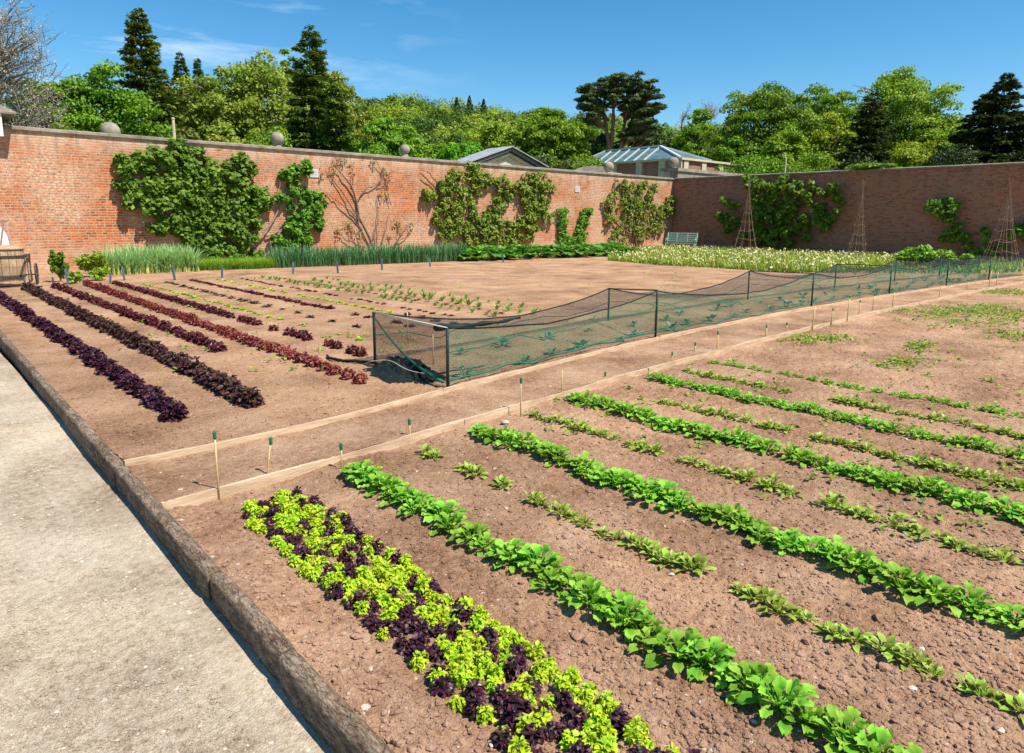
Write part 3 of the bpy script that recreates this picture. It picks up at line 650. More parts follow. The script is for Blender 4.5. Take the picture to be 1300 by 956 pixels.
for x,segs,lb in ll:
    for a,b_ in segs:
        lo,hi=min(a,b_),max(a,b_)
        plant_row('beet','small_beet_seedling','low olive green seedling tuft in the patchy line '+lb,'seedling','low seedlings '+lb,[(x,y) for y in ys(lo,hi,.062,.12)],zs,(.7,1.4),.03)

# ------------------------------------------------------------------ bulk ground cover
def blades(name,P,H,Wd,mat,lean=.35,label='',cat='',nseg=3):
    n=len(P); az=RS.uniform(0,6.28,n); ln=RS.uniform(.05,1,n)*lean
    dx,dy=np.cos(az),np.sin(az); px,py=-dy,dx
    V=np.zeros((n,nseg+1,2,3)); T=np.zeros((n,nseg+1,2))
    tv=RS.uniform(-.25,.25,n)
    for k in range(nseg+1):
        t=k/nseg; w=Wd*(1-t**1.8*.92)/2
        bend=ln*H*(t**2)*1.2
        for q,sg in enumerate((-1,1)):
            V[:,k,q,0]=P[:,0]+dx*bend+px*w*sg; V[:,k,q,1]=P[:,1]+dy*bend+py*w*sg; V[:,k,q,2]=P[:,2]+H*t*(1-.35*ln*t)
            T[:,k,q]=t+tv
    V=V.reshape(-1,3); base=(np.arange(n)*(nseg+1)*2)[:,None,None]
    F=np.array([[2*k,2*k+1,2*k+3,2*k+2] for k in range(nseg)])[None]+base
    b=MB(); b.add(V,F.reshape(-1,4),np.clip(T,0,1).ravel())
    o=b.build(name,mat); tag(o,label,cat,kind='stuff'); return o
def strip(n,x0,x1,yf0,yf1,z=ZU,den=None):
    """random points between two depth lines; yf as callables of x"""
    x=RS.uniform(x0,x1,n); a,b_=yf0(x),yf1(x); y=a+(b_-a)*RS.rand(n); P=np.stack([x,y,np.full(n,z)],1)
    if den is not None: P=P[den(x,y)]
    return P
GX=[(ray(u,340)[0]/ray(u,340)[1])*22.4 for u in (138,256,350,584)]
bedF=lambda x: 22.6-.055*(x-5)      # front line of the border below the left wall
C_=strip(150,GX[0],GX[1],lambda x:bedF(x)-.25,lambda x:bedF(x)+.9); P=np.repeat(C_,20,0)+RS.normal(size=(len(C_)*20,3))*[.07,.07,0]
blades('garlic_leaves',P,RS.uniform(.35,.95,len(P)),.040,M['garlic'],.75,'tall pale grey green garlic leaves with yellowing bases in the border','garlic',4)
P=strip(8000,GX[1]-.1,GX[2]+.1,lambda x:bedF(x),lambda x:bedF(x)+1.1)
blades('feathery_leaves',P,RS.uniform(.22,.42,len(P)),.014,M['carrot'],.8,'low bright yellow green feathery foliage between garlic and leeks','foliage bed')
P=strip(4200,GX[2],GX[3],lambda x:bedF(x)-.1,lambda x:bedF(x)+.9,den=lambda x,y:vnoise(x*5,y*5,4)>.22)
blades('leek_leaves',P,RS.uniform(.45,.85,len(P)),.03,M['leek'],.4,'dense strip of dark blue green leeks in front of the sunlit wall','leek bed',4)
# flower border in front of the far walls
def fpred(x,y):
    q=np.zeros(len(x),bool)
    d=np.stack([x,y,np.full(len(x),ZU-EYE)],1)@FW; u=CX+FPX*(np.stack([x,y,np.full(len(x),ZU-EYE)],1)@RT)/d; v=CY-FPX*(np.stack([x,y,np.full(len(x),ZU-EYE)],1)@UP)/d
    vf=np.interp(u,[770,840,1000,1160,1400],[331,337,346,348,346]); return (u>772)&(v<vf)&(x<WX-.4)&(y<WY-.4)
def fld(n,x0=20,x1=WX-.3,y0=6,y1=WY-.3):
    x=RS.uniform(x0,x1,n); y=RS.uniform(y0,y1,n); k=fpred(x,y); return np.stack([x[k],y[k],np.full(k.sum(),ZU)],1)
P=fld(42000); P=P[(P[:,1]>9.5)|(RS.rand(len(P))<.35)]
blades('flower_foliage',P,RS.uniform(.08,.34,len(P))*(.5+.8*vnoise(P[:,0]*1.7,P[:,1]*1.7,12)),.045,M['flowerleaf'],.6,'yellow green foliage of the flower border along the shaded wall','border foliage')
P=fld(30000); k=vnoise(P[:,0]*1.1,P[:,1]*1.1,5)>.36; P=P[k&(P[:,1]>9.8)]; P=P[:2100]
P[:,2]=ZU+RS.uniform(.10,.32,len(P))
def quads(P,size,nrm=None,bias=.0,aspect=1.0,fold=0):
    n=len(P); a=RS.normal(size=(n,3))
    if nrm is not None: a=a*(1-bias)+nrm*bias*1.6
    a/=np.linalg.norm(a,axis=1)[:,None]+1e-9
    r=RS.normal(size=(n,3)); t=np.cross(a,r); t/=np.linalg.norm(t,axis=1)[:,None]+1e-9; s=np.cross(a,t)
    size=np.broadcast_to(size,(n,))[:,None]; t=t*size*.5*aspect; s=s*size*.5
    V=np.stack([P-t,P-s*.8,P+t,P+s*.8],1); return V.reshape(-1,3),np.arange(4*n).reshape(-1,4)
def leafcloud(b,P,size,nrm=None,bias=0.,tint=None,aspect=1.25,mi=0):
    V,F=quads(P,size,nrm,bias,aspect); t=RS.rand(len(P)) if tint is None else tint
    b.add(V,F,np.repeat(np.clip(t,0,1),4),mi)
b=MB(); leafcloud(b,P,RS.uniform(.05,.105,len(P)),np.array([[-.5,-.6,.6]]),.5); o=b.build('flower_heads',M['petal']); tag(o,'drift of cream and pale yellow flowers in the border by the bench','flowers',kind='stuff')
# weeds on the near bed
W_=[]
for (u,v,n,sx,sy) in [(1110,392,240,.9,.25),(1150,384,120,.7,.2),(1190,398,160,.9,.3),(1240,392,220,1.2,.3),(1285,402,260,1.2,.4),(1290,372,260,.9,.5),(1215,410,80,.9,.3),(1060,430,60,.4,.2),(1165,440,60,.5,.1),(960,400,40,.4,.2),(1020,432,70,.5,.2),(930,425,60,.3,.15),(1140,460,60,.5,.1),(1290,425,80,.5,.2)]:
    c=G(u,v,ZN); W_.append(np.stack([c[0]+RS.normal(size=n)*sx*.6,c[1]+RS.normal(size=n)*sy,np.full(n,0.)],1))
P=rand_frustum(260,ZN,lambda x,y:near(x,y)&(x>4),380,700); W_.append(P)
P=np.concatenate(W_); P=P[near(P[:,0],P[:,1])]
Q=np.repeat(P,7,0)+RS.normal(size=(len(P)*7,3))*[.03,.03,0]; Q[:,2]=zsoil(Q[:,0],Q[:,1])+RS.uniform(.005,.04,len(Q))
b=MB(); leafcloud(b,Q,RS.uniform(.012,.05,len(Q)),np.array([[0,0,1.]]),.6); tag(b.build('weeds',M['weed']),'small bright weeds and seedlings spread over the far part of the near bed','weeds',kind='stuff')
P=rand_frustum(170,ZU,lambda x,y:(y>UBf(x)+1.8)&(x>2)&(x<34)&(y<21),330,480)
Q=np.repeat(P,7,0)+RS.normal(size=(len(P)*7,3))*[.04,.04,0]; Q[:,2]=ZU+rough_soil(Q[:,0],Q[:,1],.4)+RS.uniform(.01,.05,len(Q))
b=MB(); leafcloud(b,Q,RS.uniform(.02,.055,len(Q)),np.array([[0,0,1.]]),.6); tag(b.build('weeds',M['weed']),'few small weeds dotted over the pale upper soil','weeds',kind='stuff')

# rhubarb and shrubs of the border
k=0
for x in np.arange(17.6,27.2,.95):
    for dy in (0,.8):
        o=bpy.data.objects.new('rhubarb_plant',SHARED['rhub'][k%4]); COL.objects.link(o)
        yy=21.9-.10*max(0,x-21)+dy+RS.uniform(-.1,.1); s=RS.uniform(1.25,1.75)
        move(o,(x+RS.uniform(-.15,.15),yy,ZU),RS.uniform(0,6),s); k+=1
        tag(o,'big leaved rhubarb plant in the '+('front' if dy==0 else 'back')+' line of the clump below the wall espaliers','rhubarb','rhubarb plants, '+('front' if dy==0 else 'back')+' line')
def shrub(name,c,rx,rz,mat,n,leafs,label,cat,group=None,col=True,clump=14):
    o=empty(name,(c[0],c[1],c[2]),label,cat,group); b=MB()
    for q in range(3):
        a=RS.uniform(0,6.28); b.tube([(0,0,-.02),(math.cos(a)*rx*.3,math.sin(a)*rx*.3,rz*.9),(math.cos(a)*rx*.5,math.sin(a)*rx*.5,rz*1.5)],[.02,.014,.006],5)
    b.build('stem',M['bark'],o); b=MB()
    C=RS.normal(size=(clump,3)); C/=np.linalg.norm(C,axis=1)[:,None]; C=C*RS.uniform(.4,.85,clump)[:,None]*[rx,rx,rz]+[0,0,rz]
    for cc in C:
        m=n//clump; d=RS.normal(size=(m,3)); d/=np.linalg.norm(d,axis=1)[:,None]; P=cc+d*RS.uniform(.5,1,m)[:,None]*[rx*.42,rx*.42,rz*.3]
        P[:,2]=np.maximum(P[:,2],.02); leafcloud(b,P,RS.uniform(.6,1.3,m)*leafs,d*.7+[0,0,.5],.5)
    b.build('foliage',mat,o); return o
shrub('young_bush',G(77,358,ZU),.22,.42,M['figleaf'],900,.075,'small dark green young bush standing alone near the cart','bush')
shrub('yellow_shrub',G(118,352,ZU),.42,.42,M['t_lime'],1600,.07,'rounded yellow green shrub left of the garlic','shrub')
for i,(u,v,r,h) in enumerate([(142,345,.38,.55),(165,343,.5,.62),(200,341,.5,.5),(240,338,.45,.5)]):
    shrub('golden_shrub',G(u,v-8,ZU)+[0,.2,0],r*1.2,h*2.1,M['t_bright'],1500,.07,['bright green shrub behind the left tip of the garlic','widest bright green shrub behind the garlic','bright green shrub behind the middle of the garlic','bright green shrub behind the right tip of the garlic'][i],'shrub','bright shrubs behind the garlic')
for i,(u,v,r,h,lb) in enumerate([(95,360,.2,.18,'low yellow green clump beside the young bush'),(128,356,.25,.2,'low yellow green clump in front of the rounded shrub')]):
    shrub('low_yellow_clump',G(u,v,ZU),r,h,M['t_lime'],500,.06,lb,'plant')
for i,(u,v,h,lb) in enumerate([(1165,340,.45,'leafy bright plant just right of the tallest far flowers'),(1195,342,.4,'leafy plant below the right hand wall climber'),(1222,343,.35,'small leafy plant right of the wall climber foot'),(1150,338,.3,'low yellowish plant at the end of the flower drift')]):
    shrub('border_plant',G(u,v,ZU),.5,h,M['carrot'],900,.11,lb,'plant')

# ------------------------------------------------------------------ netting tunnel
net=empty('netting_tunnel',(4.03,5.62,ZU),'long low crop cover of green and black netting on dark stakes beside the path board','netting')
inv=Vector((4.03,5.62,ZU))
def off(p): return (p[0]-inv[0],p[1]-inv[1],p[2]-inv[2])
fx=[4.03,8.1,13.5,17.4,21.0,24.2,27.4]; bxs=[4.08,8.85,13.65,17.8,21.4,24.6,27.8]
def fy(x): return float(UBf(x))+ .07
def by(x): return fy(x)+1.45
fh=[.60,.68,.66,.66,.66,.64,.62]; bh=[.60,.54,.62,.62,.62,.60,.6]
for k in range(len(fx)):
    for (x,y,h) in ((fx[k],fy(fx[k]),fh[k]),(bxs[k],by(bxs[k]),bh[k])):
        b=MB(); p=off((x,y,ZU)); b.tube([(p[0],p[1],-.12),(p[0]+RS.uniform(-.01,.01),p[1],h)],[.017,.016],7); b.build('stake',M['netpost'],net,True)
    b=MB(); b.tube([off((fx[k],fy(fx[k]),ZU+fh[k])),off((bxs[k],by(bxs[k]),ZU+bh[k]))],.011 if k else .006,6); b.build('cross_bar',M['netpost'] if k else M['twine'],net,True)
def edge(xs,hs,yf,sag,kx,seed=0):
    """sagging top hem between the stakes"""
    P=[]
    for k in range(len(xs)-1):
        for t in np.linspace(0,1,kx,endpoint=False):
            x=xs[k]+(xs[k+1]-xs[k])*t; L=xs[k+1]-xs[k]
            P.append((x,yf(x),ZU+hs[k]*(1-t)+hs[k+1]*t-sag*4*t*(1-t)*(L/4.)**1.0))
    P.append((xs[-1],yf(xs[-1]),ZU+hs[-1])); return np.array([off(p) for p in P])
KX=18
ft=edge(fx,fh,fy,.16,KX); bt=edge(bxs,bh,by,.22,KX)
fb=np.array([(p[0],p[1]+.02+.05*vnoise(p[0]*1.3,0,3),.02+.05*vnoise(p[0]*2.2,3,5)) for p in ft])
def sheet(A,B,n,wr,seed,sagm=0):
    m=len(A); V=[]
    for j in range(n+1):
        t=j/n; P=A*(1-t)+B*t
        w=fbm(P[:,0]*2.1,np.full(m,t*3.+seed),3,seed)*wr*math.sin(math.pi*min(1,t*1.0)*.98+.01)
        P=P.copy(); P[:,1]+=w; P[:,2]-=sagm*4*t*(1-t)+np.abs(w)*.3; V.append(P)
    V=np.concatenate(V); i,j=np.meshgrid(np.arange(n),np.arange(m-1),indexing='ij'); a=(i*m+j).ravel()
    return V,np.stack([a,a+1,a+m+1,a+m],1)
b=MB(); V,F=sheet(ft,fb,6,.09,3); b.add(V,F); b.build('front_net',M['net_green'],net,True)
b=MB(); V,F=sheet(bt,ft,6,.05,7,.05); b.add(V,F); b.build('top_net',M['net_black'],net,True)
bb=bt.copy(); bb[:,2]=.03; b=MB(); V,F=sheet(bt,bb,5,.08,11); b.add(V,F); b.build('back_net',M['net_black'],net,True)
ea=np.linspace(ft[0],bt[0],14); eb=ea.copy(); eb[:,2]=.02; ea[:,2]-=.02*np.sin(np.linspace(0,math.pi,14))
b=MB(); 
V,F=sheet(ea,eb,6,.0,13); V[:,0]+=fbm(V[:,1]*5,V[:,2]*5,2,3)*.05; b.add(V,F); b.build('end_net',M['net_black'],net,True)
# hems: rolled edges, one bright green line low on each side, the slack roll on the ground at the near end
def wob(P,a,s): 
    P=P.copy(); P[:,1]+=fbm(P[:,0]*2.3,np.full(len(P),s),3,5)*a; P[:,2]+=fbm(P[:,0]*1.9,np.full(len(P),s+4.),3,6)*a; return P
b=MB(); b.tube(wob(ft,.02,1),.009,5); b.tube(wob(bt,.02,2),.010,5); b.build('top_hem',M['hemdark'],net,True)
b=MB(); b.tube(wob(fb+[0,-.02,.01],.05,7),.011,5); b.build('bottom_hem',M['hem'],net,True)
mid=ft*.62+fb*.38; mid2=bt*.5+bb*.5
b=MB(); b.tube(wob(mid+[0,-.03,.0],.10,9),.006,5); b.tube(wob(mid2,.09,12),.006,5); b.build('cord',M['hem'],net,True)
# diagonal green hem across the near end and the dark heap of slack net
p0=np.array(off((4.08,by(4.08)-.03,ZU+.55))); p1=np.array(off((4.0,fy(4)+.02,ZU+.06)))
tt=np.linspace(0,1,14)[:,None]; D=p0*(1-tt)+p1*tt; D[:,2]-=.10*np.sin(np.pi*tt[:,0]); D[:,0]-=.02
b=MB(); b.tube(D,np.linspace(.008,.017,14),6); b.build('diagonal_hem',M['hem'],net,True)
V=[];nn=26
xx,yy=np.meshgrid(np.linspace(-.34,.42,nn),np.linspace(-.02,1.15,nn),indexing='ij'); r=np.exp(-(((xx+.0)/.26)**2+((yy-.55)/.42)**2)*1.3)
zz=r*.13+np.abs(fbm(xx*11,yy*11,3,6))*.20*np.clip(r*1.7,0,1)-.02; i,j=np.meshgrid(np.arange(nn-1),np.arange(nn-1),indexing='ij'); a=(i*nn+j).ravel()
b=MB(); b.add(np.stack([xx,yy,zz],-1).reshape(-1,3),np.stack([a,a+nn,a+nn+1,a+1],1)); b.build('slack_net_heap',M['hemdark'],net,True)
b=MB(); tt=np.linspace(0,1,12); b.tube(np.stack([-.25+.2*tt+.05*np.sin(6*tt),.9-.85*tt,.10+.10*np.sin(tt*3)*(1-tt)],1),.003,5); b.build('tie_string',M['twine'],net,True)
V=np.stack([np.full(16,-.0)-.25*np.exp(-((np.linspace(0,1,16)-.9)/.2)**2),np.linspace(0,1.9,16),.015+.02*RS.rand(16)],1); b=MB(); b.tube(V,.018,6); b.build('ground_roll',M['hemdark'],net,True)
# knots of bunched net beside the first stake
b=MB(); V=np.stack([np.linspace(.02,1.2,16),np.full(16,-.02)+.02*np.sin(np.arange(16)),ft[0][2]-.03-.02*np.sin(np.linspace(0,3,16))],1); b.tube(V,np.linspace(.035,.012,16)*(1+.3*np.sin(np.arange(16)*1.7)),7); b.build('bunched_net',M['hemdark'],net,True)

# ------------------------------------------------------------------ walls
CH=.13
def ball(mb,c,r,n=16,m=10):
    mb.lathe(c,[(r*math.sin(math.pi*k/m)+1e-4,-r*math.cos(math.pi*k/m)) for k in range(m+1)],n)
XL=-6.
wl=empty('brick_wall',(14,WY,0),'long sunlit orange brick garden wall with thin stone coping','wall')
def rel(mb,o): 
    for v in mb.V: v-=np.array([o[0],o[1],o[2]])
b=MB(); b.box(XL-14,WX-14,0,.42,-.3,WH-CH); b.build('brickwork',M['brickL'],wl)
b=MB(); xs=np.arange(XL,WX-.6,.9)
for x in xs:
    j=RS.uniform(-.006,.006,3); x1=min(x+.892,WX-.0)
    b.box(x-14,x1-14,-.075+j[0],.50,WH-CH+.002,WH-.05+j[1]); b.add([[x-14,-.075+j[0],WH-.049+j[1]],[x1-14,-.075+j[0],WH-.049+j[1]],[x1-14,.21,WH+.0],[x-14,.21,WH+.0],[x-14,.5,WH-.049],[x1-14,.5,WH-.049]],[[0,1,2,3],[3,2,5,4]])
b.build('coping',M['stone'],wl)
for (u,v,r,D) in [(140,167,.30,0),(352,176,.25,0),(514,190,.22,0)]:
    # finials stand on piers on the outer side of the wall
    p=atY(u,v,WY+.62); b=MB(); ball(b,(0,0,0),r); b.lathe((0,0,0),[(.30,-r-.5),(.30,-r-.12),(.16,-r-.06),(.12,-r+.05)],16)
    b.box(-.34,.34,-.16,.42,-p[2],-r-.35)
    o=b.build('ball_finial',M['stone'],wl,True); o.location=(p[0]-14,p[1]-WY,p[2]); 
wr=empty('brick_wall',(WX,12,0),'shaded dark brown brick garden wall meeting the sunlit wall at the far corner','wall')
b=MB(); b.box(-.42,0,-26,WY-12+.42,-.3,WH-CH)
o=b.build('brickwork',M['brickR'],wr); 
# the brick courses of this wall run along y: turn the mesh so that local x is along the wall
o.data.transform(Matrix.Rotation(rad(-90),4,'Z')); o.rotation_euler[2]=rad(90); 
o.location=(.42,0,0)
b=MB()
for y in np.arange(-14,WY-.1,.9):
    j=RS.uniform(-.006,.006,3); y1=min(y+.892,WY-.08)
    b.box(-.075+j[0],.5,y-12,y1-12,WH-CH+.002,WH-.05+j[1]); b.add([[-.075+j[0],y-12,WH-.049+j[1]],[-.075+j[0],y1-12,WH-.049+j[1]],[.21,y1-12,WH],[.21,y-12,WH],[.5,y-12,WH-.049],[.5,y1-12,WH-.049]],[[1,0,3,2],[2,3,4,5]])
b.build('coping',M['stone_top'],wr)
# plaques
for (u,v,w,h,lb) in [(398.5,220,.36,.30,'small pale plaque high on the sunlit wall, left of the bare climber'),(733,240.5,.34,.28,'small pale plaque high on the sunlit wall between the two right espaliers')]:
    p=atY(u,v,WY-.02); o=empty('wall_plaque',tuple(p),lb,'plaque')
    b=MB(); b.box(-w/2,w/2,-.012,.018,-h/2,h/2); b.build('plate',M['plaque'],o)
    b=MB(); 
    for q in range(4): b.box(-w*.38,w*(.38-.1*(q%2)),-.016,-.0125,h*(.3-.2*q)-.012,h*(.3-.2*q)+.012)
    b.build('lettering',M['lead'],o)

# ------------------------------------------------------------------ wall-trained trees
def espalier(name,label,cat,foot_px,plane,branches,blobs,mat,leafs,dens,bark='bark',thick=.045,depth=(.06,.42),bias=.5,rmul=1.0,aspect=1.3):
    """branches: polylines in photo pixels on the wall plane; blobs: (u,v,r) leafy clumps on it"""
    if plane=='Y': pt=lambda u,v,d=0.: atY(u,v,WY-d); nr=np.array([0,-1.,0])
    else: pt=lambda u,v,d=0.: atX(u,v,WX-d); nr=np.array([-1.,0,0])
    base=pt(*foot_px,.15); base[2]=ZU; o=empty(name,tuple(base),label,cat); b=MB()
    for br in branches:
        r0=br[0] if np.isscalar(br[0]) else thick; P=br[1:] if np.isscalar(br[0]) else br
        Q=np.array([pt(u,v,.10+.04*math.sin(i*1.7)) for i,(u,v) in enumerate(P)])
        if Q[0][2]<.35: Q[0][2]=0.
        # resample with wiggle
        m=len(Q); s=np.linspace(0,m-1,(m-1)*4+1); R_=np.stack([np.interp(s,np.arange(m),Q[:,k]) for k in range(3)],1)
        R_[1:-1]+=RS.normal(size=(len(R_)-2,3))*.012
        b.tube(R_-base,np.linspace(r0,r0*.35,len(R_)),6)
    bm=b; b=MB()
    for (u,v,r) in blobs:
        c=pt(u,v,0); ru=np.linalg.norm(pt(u+r,v,0)-pt(u,v,0))/r; rv=np.linalg.norm(pt(u,v-r,0)-pt(u,v,0))/r
        ra,rb=r*ru*rmul,r*rv*rmul
        # several leafy tufts within the clump, each a little dome of leaves
        nt=max(4,int(3+ra*rb*62*dens**.5))
        th=RS.uniform(0,6.28,nt); q=np.sqrt(RS.rand(nt))
        al=np.cross(nr,[0,0,1.])
        for k in range(nt):
            dp=RS.uniform(depth[0]+.02,depth[1])*(1-.5*q[k])
            cc=c+al*math.cos(th[k])*q[k]*ra+np.array([0,0,1.])*math.sin(th[k])*q[k]*rb+nr*dp
            m=int(34*dens); rt=RS.uniform(.10,.20)
            d=RS.normal(size=(m,3)); d/=np.linalg.norm(d,axis=1)[:,None]
            d=d+nr*.35+np.array([0,0,.15]); P=cc+d*rt*RS.uniform(.5,1,m)[:,None]
            dd=(P-c)@nr; P=P+nr[None]*np.clip(.03-dd,0,1)[:,None]
            P[:,2]=np.maximum(P[:,2],ZU+.03)
            leafcloud(b,P-base,RS.uniform(.6,1.25,m)*leafs,d*.6+np.array([0,0,.7])+nr*.4,bias,np.clip(RS.normal(.5,.22,m),0,1),aspect)
            bm.tube([c+nr*.05+al*math.cos(th[k])*q[k]*ra*.5-base+[0,0,math.sin(th[k])*q[k]*rb*.5],cc-base],[.012,.005],4,.5,0,False)
    b.build('leaves',mat,o); bm.build('branches',M[bark],o,True)
    return o
bl1=[(160,210,13),(160,230,14),(165,248,14),(185,205,15),(200,200,13),(225,200,18),(245,205,13),(190,228,19),(215,228,20),(240,228,18),(265,222,17),(290,228,18),(310,215,10),(300,205,9),(180,262,13),(205,256,18),(235,255,19),(262,252,20),(290,252,20),(316,245,9),(330,255,11),(320,262,9),(200,285,10),(225,282,15),(255,280,20),(285,280,20),(312,278,14),(262,305,20),(290,302,18),(312,300,11),(240,300,12),(265,318,14),(300,318,12),(330,252,12),(325,320,7)]
espalier('wall_magnolia','largest glossy deep green wall shrub, spreading behind the garlic','wall shrub',(308,330),'Y',
 [(.10,(310,332),(308,320),(296,305),(285,280),(262,250),(235,215)),(.07,(306,322),(280,310),(245,300),(205,285)),(.06,(305,318),(300,280),(300,240),(308,212)),(.05,(300,300),(315,280),(325,255))],bl1,M['magnolia'],.14,1.25,depth=(.08,.5),rmul=1.1)
bl2=[(383,214,11),(372,222,10),(363,226,8),(365,246,9),(388,250,8),(402,256,8),(395,262,7),(400,275,9),(378,270,13),(390,285,14),(372,290,14),(378,305,14),(366,312,9),(350,308,9),(384,322,7),(356,250,5),(402,283,6)]
espalier('wall_magnolia','smaller glossy green wall shrub with bare grey limbs, right of the largest one','wall shrub',(332,325),'Y',
 [(.05,(328,306),(338,295),(352,270),(362,245),(372,228)),(.04,(338,300),(350,296),(358,285),(368,276)),(.045,(325,325),(350,312),(370,300),(385,275),(398,258)),(.02,(352,268),(355,240),(356,212)),(.03,(345,298),(360,290),(372,282))],bl2,M['magnolia'],.15,1.0,bark='barkpale',depth=(.08,.4))
bare=[(.055,(475,316),(468,300),(455,275),(453,255),(445,235),(435,222),(425,212)),(.03,(460,285),(445,268),(425,253),(414,245)),(.03,(462,288),(448,265),(432,240),(420,226),(416,210)),(.025,(456,252),(466,238),(480,235),(488,222),(480,208),(474,200)),(.02,(480,236),(490,230),(494,218)),
 (.03,(456,315),(448,306),(440,306),(432,298),(426,294)),(.025,(456,314),(452,298),(444,280)),(.025,(478,315),(478,295),(480,270),(478,250)),(.02,(484,313),(490,290),(494,270)),(.03,(500,312),(506,305),(515,302),(522,293)),(.02,(503,308),(512,294),(520,282)),(.02,(448,235),(447,215)),(.015,(496,260),(492,240),(490,230)),(.02,(470,312),(476,298),(474,290))]
bl=[(430,204,5),(436,202,5),(422,210,4),(447,212,3),(423,221,3),(474,207,3),(484,214,4),(492,220,4),(482,247,4),(492,250,3),(458,304,5),(440,285,4),(445,292,4),(428,294,3),(503,282,4),(520,284,3),(494,300,3),(408,220,4),(455,295,3),(505,292,3),(490,232,3)]
espalier('bare_climber','thin almost bare climber with wiry brown stems in the middle of the sunlit wall','climber',(475,318),'Y',bare,bl,M['twigleaf'],.07,.16,depth=(.05,.15),rmul=.8)
bl3=[(535,246,7),(543,250,7),(565,232,11),(560,245,12),(575,225,10),(602,222,14),(605,238,12),(615,228,9),(598,215,7),(565,262,13),(560,278,12),(575,285,14),(565,298,10),(590,262,13),(590,285,14),(590,303,12),(605,275,13),(612,295,12),(636,232,11),(640,246,11),(630,262,11),(625,282,12),(640,290,10),(612,310,10),(655,240,9),(668,232,11),(683,232,13),(692,242,9),(668,255,12),(684,262,12),(692,276,8),(672,275,10),(660,285,10),(665,296,9),(648,303,9),(675,290,7),(580,245,9),(624,300,10),(640,308,8)]
espalier('pear_espalier','wide yellow green pear espalier on the sunlit wall above the leek and rhubarb beds','espalier',(612,322),'Y',
 [(.07,(612,322),(605,290),(600,255),(602,225)),(.05,(606,305),(585,285),(570,255),(545,232),(536,222)),(.05,(612,308),(635,285),(640,255),(638,235)),(.05,(616,310),(655,290),(680,262),(685,235)),(.03,(560,240),(545,220),(535,215))],bl3,M['pear'],.115,.8,depth=(.08,.4))
bl4=[(712,272,7),(713,285,7),(712,298,7),(716,309,8),(741,272,6),(738,284,7),(735,296,8),(731,308,9),(722,313,8),(745,268,4)]
espalier('young_wall_climber','pair of narrow upright green climbing stems between the two espaliers','climber',(725,315),'Y',[(.03,(722,318),(716,300),(712,270)),(.03,(726,318),(735,298),(741,268))],bl4,M['figleaf'],.10,1.1,depth=(.06,.28),rmul=1.0)
bl5=[(785,232,7),(795,240,9),(808,240,9),(828,240,7),(820,250,8),(800,254,11),(812,265,11),(790,262,8),(778,250,7),(770,262,7),(772,278,8),(783,290,9),(798,275,10),(805,290,10),(812,300,7),(822,285,9),(833,275,9),(842,265,8),(850,257,7),(835,290,6),(788,305,5),(775,302,6),(766,256,5),(826,262,6),(815,235,6),(848,270,6)]
espalier('pear_espalier','fan shaped pear espalier in the last stretch of sunlit wall before the corner','espalier',(808,312),'Y',
 [(.07,(808,314),(806,290),(802,260),(790,232)),(.05,(808,300),(825,285),(845,262),(852,250)),(.05,(806,300),(788,290),(772,272),(766,258)),(.04,(808,295),(815,262),(828,238))],bl5,M['pear'],.11,.55,depth=(.08,.38))
bl6=[(962,235,10),(955,228,6),(972,238,10),(988,240,10),(1002,240,9),(1015,240,8),(1035,236,6),(1000,228,5),(970,255,12),(985,258,12),(965,272,12),(980,280,13),(968,295,12),(985,300,12),(1000,275,12),(1010,258,10),(1025,250,8),(1048,245,5),(1066,242,6),(1068,255,6),(1060,238,5),(1040,262,8),(1005,295,9),(1020,285,8),(1030,278,9),(1048,278,8),(1062,274,7),(1070,268,5),(1050,292,6),(1030,300,6),(926,256,5),(937,262,5),(924,275,8),(930,290,7),(938,282,5),(948,300,6),(975,308,8),(1005,310,6)]
espalier('vigorous_wall_fig','wide leafy climber on the shaded wall, behind the first two wigwams from the bench','climber',(985,322),'X',
 [(.08,(985,322),(978,290),(970,255),(962,232)),(.05,(985,300),(1010,270),(1035,245),(1062,238)),(.05,(988,305),(1030,285),(1065,270)),(.04,(980,295),(950,280),(930,262))],bl6,M['figleaf'],.19,.62,depth=(.15,1.0))
bl7=[(1195,258,7),(1188,265,5),(1205,262,6),(1198,272,6),(1212,268,5),(1210,280,7),(1218,288,7),(1225,298,6),(1208,295,6),(1218,305,6),(1230,308,5),(1182,262,3),(1202,305,5),(1216,262,4),(1238,318,4),(1242,322,4)]
espalier('young_wall_fig','small leafy climber leaning left on the shaded wall, between the second and third wigwams','climber',(1228,332),'X',
 [(.04,(1230,332),(1220,300),(1208,275),(1190,258))],bl7,M['figleaf'],.16,.5,depth=(.1,.7))
bl8=[(1290,288,6),(1298,292,6),(1284,298,5),(1252,295,4),(1256,305,4),(1262,318,5),(1250,320,4),(1305,285,7),(1272,312,4),(1310,300,8)]
espalier('young_wall_fig','sparse leafy climber behind the rightmost wigwam','climber',(1275,335),'X',
 [(.03,(1275,335),(1268,315),(1254,296)),(.03,(1275,335),(1285,305),(1300,288))],bl8,M['figleaf'],.16,.5,depth=(.1,.6))
# ivy-like growth on top of the shaded wall
shrub('wall_top_creeper',np.array([WX+.6,atX(1108,206,WX+.6)[1],WH-.02]),1.3,.14,M['t_mid'],1600,.16,'low green creeper topping the shaded wall below the dark fir','creeper')

